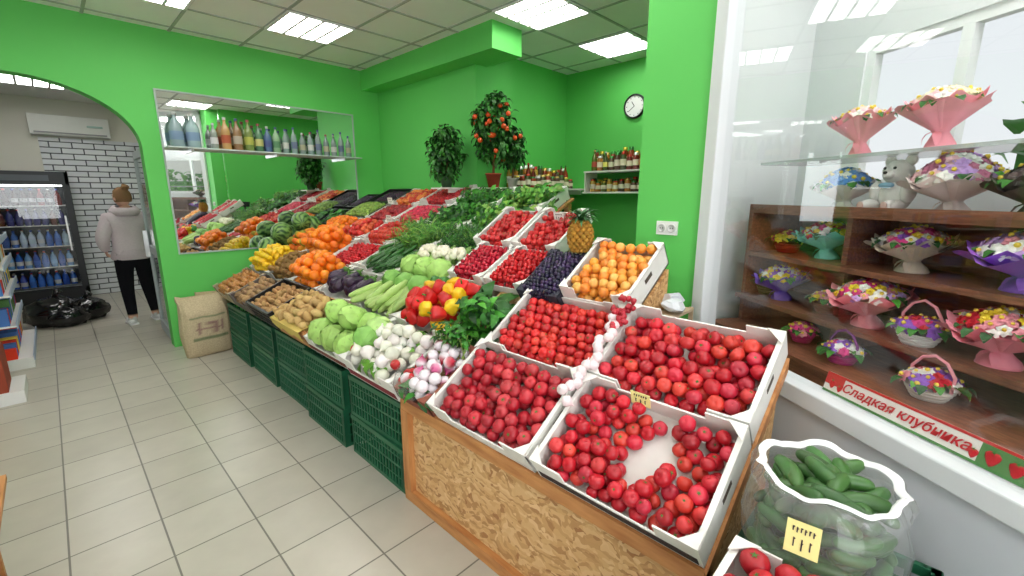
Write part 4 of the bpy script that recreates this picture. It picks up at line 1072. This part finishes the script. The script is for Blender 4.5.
for s_ in (-1, 1): mb.add(SPH8, B @ T(s_*.02, -.05, .18) @ SC(.006), S(20, 20, 20), FRUIT); mb.add(SPH8, B @ T(s_*.05, -.112, .03) @ SC(.016, .004, .016), S(225, 190, 180), CLOTH)
mb.add(SPH8, B @ T(0, -.055, .112) @ SC(.035, .01, .012), S(150, 190, 215), CLOTH)
mb.obj('white_teddy_bear', M=G @ T(.225, .6, 1.52))

# strawberry banner leaning just inside the glass, on the sill
mb = MB(); BN = GP @ T(.76, .03, .902) @ RX(-.25)
mb.box(.0, .58, -.002, .002, 0, .072, S(240, 234, 226), CARD, BN)
mb.box(.0, .58, -.003, .0, 0, .008, S(70, 130, 60), CARD, BN); mb.box(.0, .58, -.003, .0, .064, .072, S(200, 50, 50), CARD, BN)
mb.box(.47, .58, -.003, .0, .008, .064, S(96, 140, 84), CARD, BN); mb.box(.0, .07, -.003, .0, .03, .064, S(200, 60, 60), CARD, BN)
for (x, z, r) in ((.03, .036, .016), (.06, .028, .012), (.5, .036, .021), (.55, .034, .02), (.46, .028, .014)):
    mb.add(STRW, BN @ T(x, -.004, z) @ SC(r, .002, r), S(205, 25, 40), FRUIT); mb.add(STAR, BN @ T(x, -.006, z+r*.7) @ RX(pi/2) @ SC(r*.8), S(60, 130, 50), LEAF, False)
ban = mb.obj('strawberry_banner', M=BN)
def text(body, M, size, col, parent=None, shear=.25, name='lettering'):
    cu = bpy.data.curves.new(name, 'FONT'); cu.body = body; cu.size = size; cu.extrude = .0006; cu.shear = shear; cu.offset = .0006
    cu.align_x = 'CENTER'; cu.align_y = 'CENTER'
    ob = bpy.data.objects.new(name, cu); bpy.context.scene.collection.objects.link(ob)
    m, nt, b = new_mat('lettering_ink'); b.inputs['Base Color'].default_value = (*col, 1)
    cu.materials.append(m)
    if parent:
        ob.parent = parent; ob.matrix_parent_inverse = parent.matrix_basis.inverted()
    ob.matrix_basis = M
    return ob
text('Сладкая клубника', BN @ T(.26, -.0045, .037) @ RX(pi/2), .043, S(205, 30, 45), ban)

# ============================================================ WORLD, LIGHTS, CAMERA
w = bpy.data.worlds.new('World'); bpy.context.scene.world = w; w.use_nodes = True
wn = w.node_tree
bg = wn.nodes['Background']; sk = wn.nodes.new('ShaderNodeTexSky'); sk.sky_type = 'HOSEK_WILKIE'; sk.turbidity = 8
sk.sun_direction = (-.3, -.5, .8)
mxw = wn.nodes.new('ShaderNodeMixRGB'); mxw.inputs[0].default_value = .7; mxw.inputs[2].default_value = (.95, .98, 1, 1)
wn.links.new(sk.outputs[0], mxw.inputs[1]); wn.links.new(mxw.outputs[0], bg.inputs[0]); bg.inputs[1].default_value = 1.3
def area(name, loc, rot, sx, sy, e, col=(1, 1, 1)):
    l = bpy.data.lights.new(name, 'AREA'); l.shape = 'RECTANGLE'; l.size = sx; l.size_y = sy; l.energy = e; l.color = col
    o = bpy.data.objects.new(name, l); o.location = loc; o.rotation_euler = rot; bpy.context.scene.collection.objects.link(o); return o
area('window_daylight', (-.8, -2.28, 1.8), (pi/2, 0, 0), 2.1, 1.9, 80, (.95, .98, 1))

cam = bpy.data.cameras.new('Camera'); cam.sensor_width = 36; cam.lens = 443/1024*36; cam.clip_start = .02
co = bpy.data.objects.new('Camera', cam); bpy.context.scene.collection.objects.link(co)
co.location = (0, 0, 1.6); co.rotation_euler = (math.radians(90-11.9), 0, math.radians(-45.9))
bpy.context.scene.camera = co
bpy.context.scene.view_settings.view_transform = 'Standard'
bpy.context.scene.view_settings.exposure = 0
